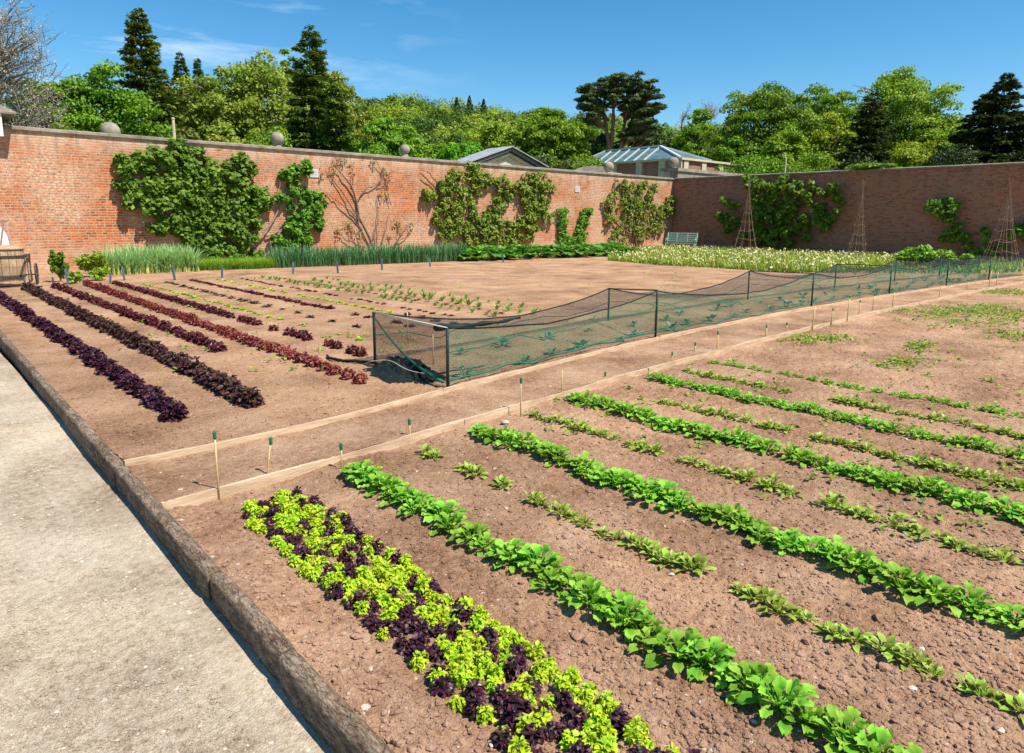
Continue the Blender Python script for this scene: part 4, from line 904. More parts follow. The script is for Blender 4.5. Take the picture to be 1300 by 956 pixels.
# ------------------------------------------------------------------ wigwams
def wigwam(c,h,r,label,rods=8):
    o=empty('hazel_wigwam',(c[0],c[1],ZU),label,'wigwam','hazel plant supports by the shaded wall')
    for k in range(rods):
        a=k*2*math.pi/rods+.2; b=MB(); top=h*RS.uniform(.95,1.1)
        kk=.82
        P=[(math.cos(a)*r,math.sin(a)*r,-.05),(math.cos(a)*r*.42,math.sin(a)*r*.42,top*.42),(math.cos(a)*.03,math.sin(a)*.03,top*kk),(-math.cos(a)*.10,-math.sin(a)*.10,top)]
        b.tube(np.array(P)+RS.normal(size=(4,3))*.01,[.012,.010,.007,.004],5); b.build('rod',M['hazel'],o)
    for hh in (.08,.2,.32,.44,.56,.7):
        t=hh/.82; rr=r*(1-1.02*t**.8)+.03; th=np.linspace(0,2*math.pi*1.1,22); b=MB()
        b.tube(np.stack([np.cos(th)*rr*1.05,np.sin(th)*rr*1.05,h*hh+.05*np.sin(th*3+hh*20)],1),.007,5); b.build('woven_ring',M['hazel'],o)
    return o
def onX(u,X,zfoot=ZU):   # ground point on the plane x=X seen in column u
    d=ray(u,330); t=X/d[0]; return (X,d[1]*t)
wigwam(onX(945,33.6),3.75,.66,'twiggy hazel wigwam in front of the leafy climber, nearest the bench')
wigwam(onX(1087,33.6),3.45,.46,'middle hazel wigwam against the bare shaded brick')
wigwam(onX(1270,30.5),3.2,.68,'rightmost, widest hazel wigwam with climbing leaves at its foot',9)
b=MB()
# ------------------------------------------------------------------ bench
def bench(c,rz):
    o=empty('garden_bench',(c[0],c[1],ZU),'pale green slatted metal bench in the corner of the walls, behind the flowers','bench',None,rz)
    b=MB(); W=1.75
    for k in range(5): z=.50+.11*k; b.box(-W/2,W/2,.20+.045*k,.222+.045*k,z,z+.055)
    b.build('backrest',M['bench'],o)
    b=MB()
    for k in range(6): y=-.26+.085*k; b.box(-W/2,W/2,y,y+.06,.42-.012*k,.445-.012*k)
    b.build('seat',M['bench'],o)
    for sx in (-1,1):
        x=sx*(W/2-.05); b=MB(); b.tube([(x,.16,.38),(x,.24,.6),(x,.42,1.0)],.018,6); b.build('back_post',M['bench'],o,True)
        b=MB(); b.tube([(x,.16,.40),(x,.22,.2),(x,.30,-.02)],.018,6); b.build('leg',M['bench'],o,True)
        b=MB(); b.tube([(x,-.24,.42),(x,-.26,.2),(x,-.30,-.02)],.018,6); b.build('leg',M['bench'],o,True)
        th=np.linspace(-.3,3.6,14); b=MB(); b.tube(np.stack([np.full(14,x),-.02-.24*np.cos(th*.8)*1.0,.55+.14*np.sin(th)],1),.014,6); b.build('armrest',M['bench'],o,True)
    for sx in (-.3,.3): b=MB(); b.tube([(sx,.2,.45),(sx,.40,1.0)],.012,5); b.build('back_strut',M['bench'],o)
pB=atD(864,322,1.); dB=ray(864,320); tB=33.2/dB[0]; bench((33.9,dB[1]*33.9/dB[0]),rad(-42-25))

# ------------------------------------------------------------------ cart, white door and pavilion at the left edge
cart=empty('water_cart',(G(8,364,ZU)[0],G(8,364,ZU)[1],ZU),'pale oak staved tub cart with dark iron frame and spoked wheels at the left edge','cart',None,0)
cart.rotation_euler[2]=rad(78)
b=MB(); n=18; R_=.42
for k in range(n):
    a0=2*math.pi*k/n+.012; a1=2*math.pi*(k+1)/n-.012
    pr=[(.38,.14),(.44,.5),(.41,.86)]
    V=[]; 
    for (r,z) in pr: 
        for a in (a0,a1): V.append([math.cos(a)*r,math.sin(a)*r,z])
    for (r,z) in pr: 
        for a in (a0,a1): V.append([math.cos(a)*(r-.03),math.sin(a)*(r-.03),z])
    b.add(V,[[0,1,3,2],[2,3,5,4],[7,6,8,9],[9,8,10,11],[4,5,11,10],[1,0,6,7],[0,2,8,6],[2,4,10,8],[3,1,7,9],[5,3,9,11]],RS.rand())
b.build('staved_tub',M['oak'],cart)
b=MB(); b.lathe((0,0,0),[(.001,.86),(.43,.865),(.44,.9),(.30,.96),(.001,.97)],24); b.build('lid',M['oak'],cart,True)
b=MB(); b.lathe((0,0,0),[(.001,.15),(.37,.15)],24); b.build('base',M['oak'],cart)
for z,r in ((.24,.415),(.70,.440)):
    b=MB(); b.lathe((0,0,0),[(r-.004,z),(r+.012,z),(r+.012,z+.04),(r-.004,z+.04)],24); b.build('hoop',M['steel'],cart)
b=MB(); b.box(-.06,.24,-.475,-.445,.55,.66); b.build('bracket',M['steel'],cart)
b=MB()
b.bar((-.55,-.47,.72),(.62,-.47,.72),.03,.04); b.bar((-.55,.47,.72),(.62,.47,.72),.03,.04); b.bar((.60,-.47,.72),(.60,.47,.72),.03,.03); b.bar((.55,-.47,.70),(.42,-.47,.12),.03,.03); b.bar((.55,.47,.70),(.42,.47,.12),.03,.03); b.bar((.42,-.47,.70),(.62,-.47,.1),.025,.025)
b.bar((-.5,-.47,.10),(.62,-.47,.10),.03,.04); b.bar((-.5,.47,.10),(.62,.47,.10),.03,.04); b.bar((-.48,-.47,.08),(-.48,.47,.08),.03,.03); b.bar((.5,-.6,.24),(.5,.6,.24),.03,.03); b.bar((-.1,-.47,.72),(-.15,-.47,.1),.02,.02)
b.build('frame',M['steel'],cart)
for sy in (-1,1):
    b=MB(); th=np.linspace(0,2*math.pi,25); b.tube(np.stack([.5+.26*np.cos(th),np.full(25,sy*.58),.24+.26*np.sin(th)],1),.022,6,cap=False)
    for k in range(8): a=k*math.pi/4; b.bar((.5,sy*.58,.24),(.5+.25*math.cos(a),sy*.58,.24+.25*math.sin(a)),.012,.012)
    b.lathe((.5,sy*.58,.24),[(.001,-.03),(.04,-.03),(.04,.03),(.001,.03)],8); b.build('wheel',M['steel'],cart,True)
p=atY(15,318,WY-1.6)
fr=empty('folding_trestle',(p[0]-.25,p[1],ZU),'thin grey and brown folding trestle standing behind the tub cart','trestle')
b=MB(); b.bar((-.25,0,0),(-.2,.0,1.55),.03,.03); b.bar((.35,0,0),(.18,0,1.55),.03,.03); b.build('leg_pair',M['lead'],fr); b=MB(); b.bar((-.1,-.06,0.3),(.14,-.04,1.5),.04,.03); b.bar((-.24,0,1.5),(.24,0,1.5),.05,.05); b.build('brace',M['hazel'],fr)
dr=empty('arched_door',(1.4,WY-.08,0),'white painted arched door standing open at the left end of the sunlit wall','door')
V=[];w=1.40; H0=.9
pts=[(-w,0),(w,0)]+[(w*math.cos(t),H0+1.05*math.sin(t)) for t in np.linspace(0,math.pi,17)]
n=len(pts); b=MB(); V=[[x,-.04,z] for x,z in pts]+[[x,.06,z] for x,z in pts]+[[0,-.04,.6],[0,.06,.6]]
b.add(V,[[i,(i+1)%n,2*n] for i in range(n)]+[[n+(i+1)%n,n+i,2*n+1] for i in range(n)]); b.add(V,[[i,i+n,(i+1)%n+n,(i+1)%n] for i in range(n)]); b.build('door_leaf',M['white'],dr)
b=MB(); b.box(-.02,.02,-.055,-.045,0,1.9); b.bar((-1.3,-.06,.45),(1.3,-.06,.45),.02,.1); b.build('door_rail',M['white'],dr)
# pavilion with projecting slate roof
p1=atY(20,136,WY-.72)
pav=empty('garden_pavilion',(p1[0]-2.5,WY+1.,0),'corner of a pavilion with overhanging slate roof and white post at the left edge','building')
ox,oy=p1[0]-2.5,WY+1.
ze=p1[2]-.15
b=MB(); e0=(2.5,p1[1]-oy); e1=(-4,p1[1]-oy)
V=[[2.5,p1[1]-oy,ze],[-4,p1[1]-oy,ze],[-4,3.5,ze],[2.5,3.5,ze],[0.,.6,ze+1.7],[-2,.6,ze+1.7]]
b.add(V,[[1,0,4],[3,2,5]],.5); b.add(V,[[1,4,5,1]][:0] or [[0,3,5,4]],.5); b.add(V,[[1,4,5]],.5); b.add(V,[[2,1,5]],.5)
V2=[[x,y,z-.05] for x,y,z in V[:4]]
b.add(V[:4]+V2,[[4,5,6,7],[0,1,5,4],[1,2,6,5],[2,3,7,6],[3,0,4,7]]); b.build('roof',M['slate'],pav)
b=MB(); b.box(-3.4,2.1,-.52,3.2,0,ze-.05-.002); b.build('wall',M['brickO'],pav)
b=MB(); q=atY(0,155,WY-.6); b.box(q[0]-ox-.5,q[0]-ox+.04,-1.66,-1.55,3.9,ze-.055); b.build('fascia',M['white'],pav)

# ------------------------------------------------------------------ buildings beyond the walls
# pedimented lodge
Yp=46.; A=atY(647,186,Yp); L_=atY(590,207,Yp); Rr=atY(697,213,Yp)
lod=empty('pedimented_lodge',(A[0],Yp,0),'cream stone lodge with classical pediment and grey lead roof beyond the sunlit wall','building')
hw=(Rr[0]-L_[0])/2; za=A[2]; zb=min(L_[2],Rr[2]); cxm=(Rr[0]+L_[0])/2-A[0]
hw=max(hw,3.0)*.92; rise=(za-zb)
b=MB(); b.box(-hw+.5,hw-.5,0.3,2.6,0,zb-.02); b.add([[-hw+.5,.3,zb-.02],[hw-.5,.3,zb-.02],[0,.3,za-.35],[0,2.5,za-.35],[-hw+.5,2.5,zb-.02],[hw-.5,2.5,zb-.02]],[[0,1,2],[5,4,3]]); b.build('wall',M['cream'],lod)
b=MB()
for s in (-1,1): b.bar((0,.12,za-.62),(s*(hw-1.0),.12,zb-.12),.30,.16)
b.bar((-hw+.4,.12,zb-.16),(hw-.4,.12,zb-.16),.3,.2); b.build('tympanum_moulding',M['cream'],lod)
b=MB()
for s in (-1,1): b.bar((0,.05,za-.24),(s*hw,.05,zb-.10),.6,.2)
b.build('raking_cornice',M['slate'],lod)
b=MB()
for s in (-1,1): V=[[0,-.42,za-.06],[s*(hw+.12),-.42,zb+.08],[s*(hw+.12),2.8,zb+.08],[0,2.8,za-.06]]; b.add(V+[[x,y,z+.08] for x,y,z in V],[[0,1,2,3],[4,5,6,7],[0,1,5,4],[1,2,6,5],[2,3,7,6],[3,0,4,7]])
b.build('roof',M['lead'],lod)

# orangery with glass roof
D0=64.
K=atD(865,200,D0)            # its near corner, top of the parapet
org=empty('glass_roofed_orangery',(K[0],K[1],0),'brick orangery with cream pilasters and hipped glass roof beyond the wall corner','building')
zt=K[2]; Lx,Ly=17.,34.
# solve the length of the sunlit front so that its end stands where the photo shows it
def endx(u): d=ray(u,205); return K[1]/d[1]*d[0]-K[0]
Lx=endx(945); 
def endy(u): d=ray(u,210); return K[0]/d[0]*d[1]-K[1]
Ly=endy(722)
b=MB(); b.box(0,Lx,0,Ly,0,zt-.202); b.build('wall',M['brickO'],org)
b=MB(); b.box(-.25,Lx+.25,-.25,Ly+.25,zt-.20,zt); b.build('parapet_cornice',M['cream'],org)
for i,u in enumerate((870,893,915,939)):
    x=endx(u); b=MB(); b.box(x-.36,x+.36,-.14,-.002,0,zt-.202); b.build('pilaster',M['cream'],org)
for i,u in enumerate((862,841,812,780,750)):
    y=endy(u); b=MB(); b.box(-.14,-.002,y-.35,y+.35,0,zt-.202); b.build('pilaster',M['cream'],org)
b=MB(); b.box(-.5,Lx+.5,-.5,-.26,zt-3.4,zt-3.1); b.build('string_course',M['stone'],org)
rx0,rx1=.4,min(Lx-.4,11.); hgt_r=3.0; mx=(rx0+rx1)/2
mx=3.0; rx1=5.8; hgt_r=1.5
V=[[rx0,.4,zt+.01],[rx1,.4,zt+.01],[rx1,Ly-.4,zt+.01],[rx0,Ly-.4,zt+.01],[mx,4.6,zt+hgt_r],[mx,Ly-2.6,zt+hgt_r]]
b=MB(); b.add(V,[[0,1,4],[2,3,5]]); b.add(V,[[3,0,4,5],[1,2,5,4]]); groof=b.build('glass_roof',M['glass'],org)
V=np.array(V)
for k,y in enumerate(np.arange(4.6,Ly-2.5,1.25)):
    b=MB(); b.bar((rx0,y,zt+.06),(mx,y,zt+hgt_r+.06),.10,.08); b.build('glazing_bar',M['glazing_bar'],groof)
for t in np.linspace(.12,.88,6):
    P0=V[0]*(1-t)+V[1]*t; b=MB(); tt=1-abs(t-.5)*2*0.98
    P1=V[0]*(1-t)+V[1]*t; s=min(t,1-t)*2; P1=np.array([P0[0],.4+4.2*s,zt+.01+hgt_r*s]); b.bar(P0+[0,0,.05],P1+[0,0,.05],.10,.08); b.build('glazing_bar',M['glazing_bar'],groof)
for a,c in ((0,4),(1,4),(4,5),(3,5)): b=MB(); b.bar(V[a]+[0,0,.08],V[c]+[0,0,.08],.24,.16); b.build('ridge_bar',M['glazing_bar'],groof)
# low stone bits just outside the corner
c=atD(855,205,45.2); o=empty('stone_pier',(c[0],c[1],0),'stone pier with round ball finial just outside the corner of the walls','pier')
b=MB(); b.box(-.42,.42,-.42,.42,0,c[2]-.62); b.build('shaft',M['cream'],o); b=MB(); b.box(-.6,.6,-.6,.6,c[2]-.618,c[2]-.45); b.build('cap',M['stone'],o)
b=MB(); q=atD(848,200,45.2); ball(b,(0,0,c[2]-.05),.34,20,14); b.lathe((0,0,c[2]-.45),[(.3,0),(.18,.08),(.2,.16)],14); b.build('ball_finial',M['stone'],o,True)
c=atD(773,209,43.5); o=empty('stone_pier',(c[0],c[1],0),'low stone pier with weathered ball finial, left of the glass roof','pier')
b=MB(); b.box(-.7,.7,-.5,.5,0,c[2]-.52); b.build('shaft',M['cream'],o); b=MB(); ball(b,(0,0,c[2]-.15),.33,20,14); b.build('ball_finial',M['stone'],o,True)
c=atD(757,216,46.); o=empty('stone_dormer',(c[0],c[1],0),'arched grey stone pediment rising behind the wall left of the glass roof','building')
b=MB(); pts=[(-1.5,0),(1.5,0)]+[(1.5*math.cos(t),.15+.75*math.sin(t)) for t in np.linspace(0,math.pi,13)]; n=len(pts); zc=c[2]-.6
V=[[x,0,zc+z] for x,z in pts]+[[x,1.2,zc+z] for x,z in pts]+[[0,0,zc+.3],[0,1.2,zc+.3]]
b.add(V,[[i,(i+1)%n,2*n] for i in range(n)]+[[n+(i+1)%n,n+i,2*n+1] for i in range(n)]); b.add(V,[[i,i+n,(i+1)%n+n,(i+1)%n] for i in range(n)]); b.box(-2.2,2.2,.002,1.2,0,zc+.1); b.build('arch',M['stone'],o); o.rotation_euler[2]=rad(-25)
# outer parapet running right from the corner pier
c=atD(905,222,46.5); o=MB(); b=MB(); b.box(-4.5,5.5,-.3,.3,-c[2],.0); b.box(-4.6,5.6,-.4,.4,.002,.2); q=b.build('outer_parapet',M['stone'],None,False,tuple(c)); tag(q,'low grey stone parapet beyond the shaded wall, below the orangery pilasters','wall'); q.rotation_euler[2]=rad(0)
for (u,vt,D,nm,lb) in [(219.5,149,34,'stone_post','thin pale stone post sticking up behind the sunlit wall below the tall conifer'),(998,200,52,'pale_pole','thin pale pole rising behind the shaded wall')]:
    c=atD(u,vt,D); b=MB(); r=.07 if nm=='stone_post' else .06; b.lathe((0,0,-c[2]),[(r*1.2,0),(r,c[2]-.1),(r*1.3,c[2]-.08),(r*1.3,c[2]-.03),(.001,c[2])],9); tag(b.build(nm,M['cream'],None,False,tuple(c)),lb,'post')

# ------------------------------------------------------------------ trees
def px_tree(u,vt,hw,D):
    """base position, height and half width of a tree whose top is seen at (u,vt), at view depth D"""
    T=atD(u,vt,D); return (T[0],T[1],0.),T[2],hw*D/FPX
def limbs(b,H,r0,n,reach,z0=.25,z1=.75,up=.5,seg=5):
    tr=[(0,0,-.3)]+[(RS.normal()*H*.008*k,RS.normal()*H*.008*k,H*z1*k/4) for k in range(1,5)]
    b.tube(np.array(tr),np.linspace(r0,r0*.35,5),8); tips=[]
    for k in range(n):
        z=H*RS.uniform(z0,z1); a=RS.uniform(0,6.28); L=reach*RS.uniform(.5,.95); i=min(4,max(1,int(z/(H*z1/4)))); c=np.array([0,0,z])
        P=[c+np.array([math.cos(a)*L*t,math.sin(a)*L*t,min(up*L*t**.8+RS.normal()*.04*L*t,H*.86-z)]) for t in np.linspace(0,1,seg)]
        b.tube(np.array(P),np.linspace(r0*.38,r0*.06,seg),5,.5,0,False); tips.append(P[-1])
        for s in range(2):
            q=P[RS.randint(1,seg-1)]; a2=a+RS.uniform(-1,1); l2=L*.45
            b.tube(np.array([q,q+np.array([math.cos(a2)*l2*.5,math.sin(a2)*l2*.5,l2*.2]),q+np.array([math.cos(a2)*l2,math.sin(a2)*l2,min(l2*.35,max(0,H*.9-q[2]))])]),[r0*.14,r0*.08,r0*.03],4,.5,0,False)
    return tips
def crown_pts(H,R,zlo,nc,per,cr,fl=.75,shape='round'):
    """leaf positions and outward directions, gathered in clumps over an uneven crown"""
    Ps=[];Ns=[];Ts=[]
    zc=(H+zlo)/2; rz=(H-zlo)/2
    k=0
    nc=int(nc*1.5); fill=int(nc*per*.16); e=RS.normal(size=(fill,3)); e/=np.linalg.norm(e,axis=1)[:,None]; Ps.append(e*np.array([R*.8,R*.8,rz*.85])*(RS.rand(fill)**.4)[:,None]+[0,0,zc]); Ns.append(e+[0,0,.3]); Ts.append(np.clip(RS.normal(.4,.15,fill),0,1))
    while k<nc:
        d=RS.normal(size=3); d/=np.linalg.norm(d)
        q=RS.uniform(.30,1)**.40
        lump=1+.16*math.sin(3*math.atan2(d[1],d[0])+R)+.1*math.sin(5*d[2]*2+R*2)
        c=np.array([d[0]*R*q*lump*.92,d[1]*R*q*lump*.92,zc+d[2]*(rz-cr*fl*.9)*q])
        if shape=='cone': f=(c[2]-zlo)/(H-zlo); c[:2]*=max(.05,(1-f)*1.25)
        r=cr*RS.uniform(.6,1.25); m=int(per*(r/cr)**2)
        e=RS.normal(size=(m,3)); e/=np.linalg.norm(e,axis=1)[:,None]; e[:,2]=np.where(e[:,2]<-.3,-e[:,2]*.5,e[:,2]); 
        P=c+e*np.array([r,r,r*fl])*(RS.uniform(.35,1.08,m)**.6)[:,None]
        Ps.append(P); Ns.append(e*.8+d*.3+[0,0,.35]); Ts.append(np.clip(RS.normal(.5,.16,m)+RS.normal()*.16,0,1)); k+=1
    return np.concatenate(Ps),np.concatenate(Ns),np.concatenate(Ts)
def broad_tree(name,label,u,vt,hw,D,mat,leafs=.22,nc=70,per=170,zlo=.12,cr=.26,fl=.7,bark='bark',cat='tree',group=None,asym=None,trunk=True,reach=.7,limb=14):
    base,H,R=px_tree(u,vt,hw*1.10,D); leafs*=.80; per=int(per*1.3); o=empty(name,base,label,cat,group); b=MB()
    limbs(b,H,max(.12,H*.022),limb,R*reach,.25,.8,.5); b.build('trunk',M[bark],o,True)
    P,Nn,T=crown_pts(H,R,H*zlo,nc,per,R*cr,fl); P[:,2]=np.maximum(P[:,2],.3); P[:,2]=np.minimum(P[:,2],H*1.02)
    b=MB(); leafcloud(b,P,RS.uniform(.6,1.3,len(P))*leafs,Nn,.42,T); b.build('crown',mat,o); return o
def sprays(b,P,D,L,W,tint):
    n=len(P); D=D/(np.linalg.norm(D,axis=1)[:,None]+1e-9); up=np.array([0,0,1.])+RS.normal(size=(n,3))*.45
    s_=np.cross(D,up); s_/=np.linalg.norm(s_,axis=1)[:,None]+1e-9; L=np.broadcast_to(L,(n,))[:,None]; W=np.broadcast_to(W,(n,))[:,None]
    tip=P+D*L+np.array([0,0,-.12])*L; m=P+D*L*.45
    V=np.stack([P,m-s_*W*.5,tip,m+s_*W*.5],1).reshape(-1,3); b.add(V,np.arange(4*n).reshape(-1,4),np.repeat(np.clip(tint,0,1),4))
def conifer(name,label,u,vt,hw,D,mat,leafs=.3,levels=34,zlo=.05,droop=.35,dens=1.,tipw=.05,bark='bark',narrow=1.,cat='conifer',irreg=.3):
    base,H,R=px_tree(u,vt,hw,D); o=empty(name,base,label,cat); b=MB()
    b.tube([(0,0,-.3),(0,0,H*.5),(0,0,H*.97)],[H*.02,H*.012,.03],7); Ps=[];Ds=[];Ts=[]; nl=int(H/.36); ph=RS.uniform(0,6.28,4)
    for k in range(nl):
        f=(k+RS.rand()*.8)/nl; z=H*(zlo+(1-zlo)*f); rr=R*((1-f)**narrow*(1-tipw)+tipw*(1-f)**.3)
        nb=int(9+6*(1-f)) if f<.95 else 5
        for q in range(nb):
            a=RS.uniform(0,6.28); big=1+.22*math.sin(2*a+ph[0]+z*.5)+.16*math.sin(z*1.3+ph[1]+a)
            L=rr*RS.uniform(.62,1.12)*big; el=.34-.16*(1-f); m=max(16,int(dens*42*L)); t=RS.uniform(.10,1,m)**.62
            out=np.array([math.cos(a),math.sin(a),0]); pr=np.array([-math.sin(a),math.cos(a),0]); wd=(.10+.34*L*t*(1.12-t))*1.0; sd=RS.uniform(-1,1,m)
            X=out*(L*t)[:,None]+pr*(wd*sd)[:,None]; X[:,2]=z+L*(el*t-droop*t**2)-np.abs(sd)*wd*.25+RS.normal(size=m)*.07
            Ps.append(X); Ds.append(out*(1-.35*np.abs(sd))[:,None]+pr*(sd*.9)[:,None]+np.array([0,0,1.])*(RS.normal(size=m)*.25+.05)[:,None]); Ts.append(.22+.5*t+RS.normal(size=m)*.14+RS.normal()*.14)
            if q<3: b.tube([(0,0,z),(math.cos(a)*L*.5,math.sin(a)*L*.5,z+L*(el*.5-droop*.25)),(math.cos(a)*L*.9,math.sin(a)*L*.9,z+L*(el*.9-droop*.81))],[.05,.03,.01],4,.5,0,False)
    b.build('trunk',M[bark],o,True); P=np.concatenate(Ps); P[:,2]=np.maximum(P[:,2],.2); n=len(P)
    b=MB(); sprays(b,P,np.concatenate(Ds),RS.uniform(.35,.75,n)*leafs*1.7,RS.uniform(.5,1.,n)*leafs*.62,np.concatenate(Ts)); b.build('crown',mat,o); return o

broad_tree('maple_tree','dense bright green rounded tree behind the left end of the sunlit wall',112,76,86,46,M['t_green'],.25,140,210,.02,.20)
broad_tree('maple_tree','lower green tree filling the gap below the left rounded tree, behind the wall',60,102,40,44,M['t_green'],.24,60,170,.02,.26)
broad_tree('small_tree','small brownish green tree at the far left, under the bare branches',22,112,34,48,M['t_olive'],.22,45,150,.02,.26)
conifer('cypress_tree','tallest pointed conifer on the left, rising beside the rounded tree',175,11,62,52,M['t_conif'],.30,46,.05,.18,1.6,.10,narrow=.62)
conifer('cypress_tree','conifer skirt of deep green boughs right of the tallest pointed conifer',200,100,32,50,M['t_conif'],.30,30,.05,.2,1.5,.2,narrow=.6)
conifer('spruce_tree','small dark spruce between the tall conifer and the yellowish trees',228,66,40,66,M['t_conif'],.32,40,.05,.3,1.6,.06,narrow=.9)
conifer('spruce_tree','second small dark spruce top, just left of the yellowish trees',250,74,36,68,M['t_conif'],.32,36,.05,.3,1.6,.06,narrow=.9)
broad_tree('willow_tree','large yellowish olive loose tree left of the pointed dark conifer',335,50,66,60,M['t_yel'],.30,120,170,.04,.22,.9,'barkpale',limb=26,reach=.75)
broad_tree('willow_tree','pale olive tree at the left flank of the large yellowish one',272,76,52,57,M['t_yel'],.28,80,150,.04,.24,.9,'barkpale',limb=20)
broad_tree('willow_tree','yellowish tree peeping out right of the pointed dark conifer',425,70,40,70,M['t_yel'],.32,80,150,.04,.25,.9,'barkpale',limb=16)
broad_tree('brown_green_tree','brownish green tree filling in below the small spruces left of the yellowish trees',222,104,42,62,M['t_olive'],.28,90,170,.02,.24)
broad_tree('green_tree','bright green tree top showing between yellowish tree and pointed conifer',368,50,26,72,M['t_green'],.32,50,150,.05,.28)
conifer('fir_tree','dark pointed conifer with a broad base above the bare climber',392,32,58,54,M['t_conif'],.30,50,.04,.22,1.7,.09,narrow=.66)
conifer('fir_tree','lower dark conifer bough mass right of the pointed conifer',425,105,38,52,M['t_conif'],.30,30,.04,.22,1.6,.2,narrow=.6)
broad_tree('lime_tree','round bright spring green tree right of the dark conifer',487,143,44,62,M['t_bright'],.28,90,190,.04,.24)
broad_tree('lime_tree','smaller bright green round tree near the pediment',590,170,38,72,M['t_bright'],.32,70,140,.04,.26)
broad_tree('ash_tree','mid green tree between the two bright round trees',545,176,32,74,M['t_mid'],.32,55,140,.04,.26)
broad_tree('ash_tree','yellow green tree behind the pediment of the lodge',632,150,42,105,M['t_lime'],.42,80,140,.04,.26)
broad_tree('oak_tree','dense green oak right of the pediment',700,129,48,72,M['t_green'],.30,130,170,.05,.21)
broad_tree('bronze_shrub','low bronze green shrub right of the pediment roof',718,193,26,60,M['t_olive'],.26,40,120,.04,.3,cat='shrub')
# scots pine group
def scots(label,u,vt,hw,D,clumps,trunks):
    base,H,R=px_tree(u,vt,hw,D); o=empty('scots_pine',base,label,'pine tree'); s=D/FPX
    rt=np.array([RT[0],RT[1],0]); fw=np.array([FW[0],FW[1],0]); fw/=np.linalg.norm(fw)
    b=MB(); ztop=lambda v: H-(v-vt)*s
    for pts in trunks:
        P=[rt*(uu-u)*s+fw*RS.uniform(-.5,.5)+np.array([0,0,max(-.2,ztop(vv))]) for uu,vv in pts]; b.tube(np.array(P),np.linspace(.32,.12,len(P)),7)
    tk=b; b=MB()
    for (uu,vv,rp) in clumps:
        for q in range(int(8+rp*1.1)):
            c=rt*((uu-u)+RS.uniform(-1,1)*rp*1.12)*s+fw*RS.uniform(-2.6,2.6)+np.array([0,0,ztop(vv+RS.uniform(-.75,.75)*rp)]); m=105; r=RS.uniform(.35,.95)
            e=RS.normal(size=(m,3)); e/=np.linalg.norm(e,axis=1)[:,None]; e[:,2]=np.abs(e[:,2])*.9-.15
            P=c+e*[r,r,r*.5]*(RS.uniform(.4,1,m)[:,None]); leafcloud(b,P,RS.uniform(.6,1.3,m)*.20,e+[0,0,.5],.45,np.clip(RS.normal(.45,.2,m),0,1),1.8)
            tk.tube([np.array([0,0,ztop(vv)-1.0])+rt*(uu-u)*s*.5,c],[.10,.03],4,.5,0,False)
    b.build('crown',M['t_pine'],o); tk.build('trunk',M['barkpine'],o,True)
scots('tall dark scots pine group with flat crown and bare reddish trunks right of the oak',788,99,52,80,
 [(745,118,9),(752,128,10),(768,112,10),(775,125,10),(790,106,11),(805,110,11),(818,112,9),(826,122,9),(810,128,12),(792,128,12),(832,138,8),(760,140,7),(745,112,5),(780,104,7),(800,104,7),(818,140,8),(800,142,9),(822,150,7),(745,134,6),(812,160,10),(828,166,10),(800,172,8),(815,180,10),(752,150,6)],
 [[(777,260),(775,180),(770,150),(764,130)],[(780,260),(779,180),(780,150),(779,120)],[(792,260),(790,190),(794,160),(800,130)]])
broad_tree('dark_evergreen','dark evergreen mass at the foot of the scots pine',758,158,28,84,M['t_dark'],.36,70,150,.03,.28,fl=.8)
broad_tree('dark_evergreen','olive dark tree right of the pine trunks',828,150,34,86,M['t_pine'],.36,80,150,.03,.26,fl=.8)
broad_tree('yellow_green_tree','yellow green tree glowing behind the pine trunks',800,165,30,110,M['t_lime'],.42,50,120,.03,.3)
broad_tree('ash_tree','light green open tree above the right end of the glass roof',888,134,36,82,M['t_bright'],.32,80,130,.05,.25,limb=24)
def bare_tree(label,u,vt,hw,D,mat,dens=1.,zlo=.2):
    base,H,R=px_tree(u,vt,hw,D); o=empty('bare_tree',base,label,'tree'); b=MB(); tw=b; P=[]
    b.tube([(0,0,-.3),(0,0,H*.35),(R*.05,0,H*.7),(R*.05,R*.05,H*.88)],[H*.02,H*.015,H*.006,.01],7)
    for k in range(int(26*dens)):
        z=H*RS.uniform(.18,.85); a=RS.uniform(0,6.28); f=1-((z/H-.45)/.6)**2; L=R*max(.3,f)*RS.uniform(.7,1.1); q=[np.array([0,0,z])]
        for s in range(4): q.append(q[-1]+np.array([math.cos(a)*L/4,math.sin(a)*L/4,L*.16+RS.normal()*.15]))
        b.tube(np.array(q),np.linspace(H*.006,.02,5),4,.5,0,False)
        for s in range(26):
            c=q[RS.randint(1,5)]+RS.normal(size=3)*.2; d=RS.normal(size=3)+[math.cos(a)*.6,math.sin(a)*.6,.5]; d/=np.linalg.norm(d); l=RS.uniform(.7,1.8)*(R/4); e=c+d*l+[0,0,.1]
            tw.tube([c,c+d*l*.5,e],[.022,.014,.006],3,.5,0,False); P+= [c+d*l*t+RS.normal(size=3)*.12 for t in RS.uniform(.2,1,7)]
    b.build('trunk',M['barkpale'],o,True); P=np.array(P); c=MB(); leafcloud(c,P,RS.uniform(.04,.10,len(P)),None,0,None,1.2); c.build('buds',mat,o); return o
bare_tree('pale grey almost leafless tree at the top left corner',-22,-8,74,36,M['t_bare'],3.2)
bare_tree('thin bare tree top between the pine and the big green tree',868,116,20,100,M['t_bare'],.9)
bare_tree('second thin bare tree top touching the big green tree',905,112,20,98,M['t_bare'],.9)
broad_tree('oak_tree','tall full green tree right of the glass roof',972,95,62,74,M['t_mid'],.30,150,180,.04,.20,limb=26)
broad_tree('oak_tree','lower bright lobe tree in front of the tall full green tree, above the first wigwam',998,152,34,68,M['t_lime'],.28,70,150,.04,.25)
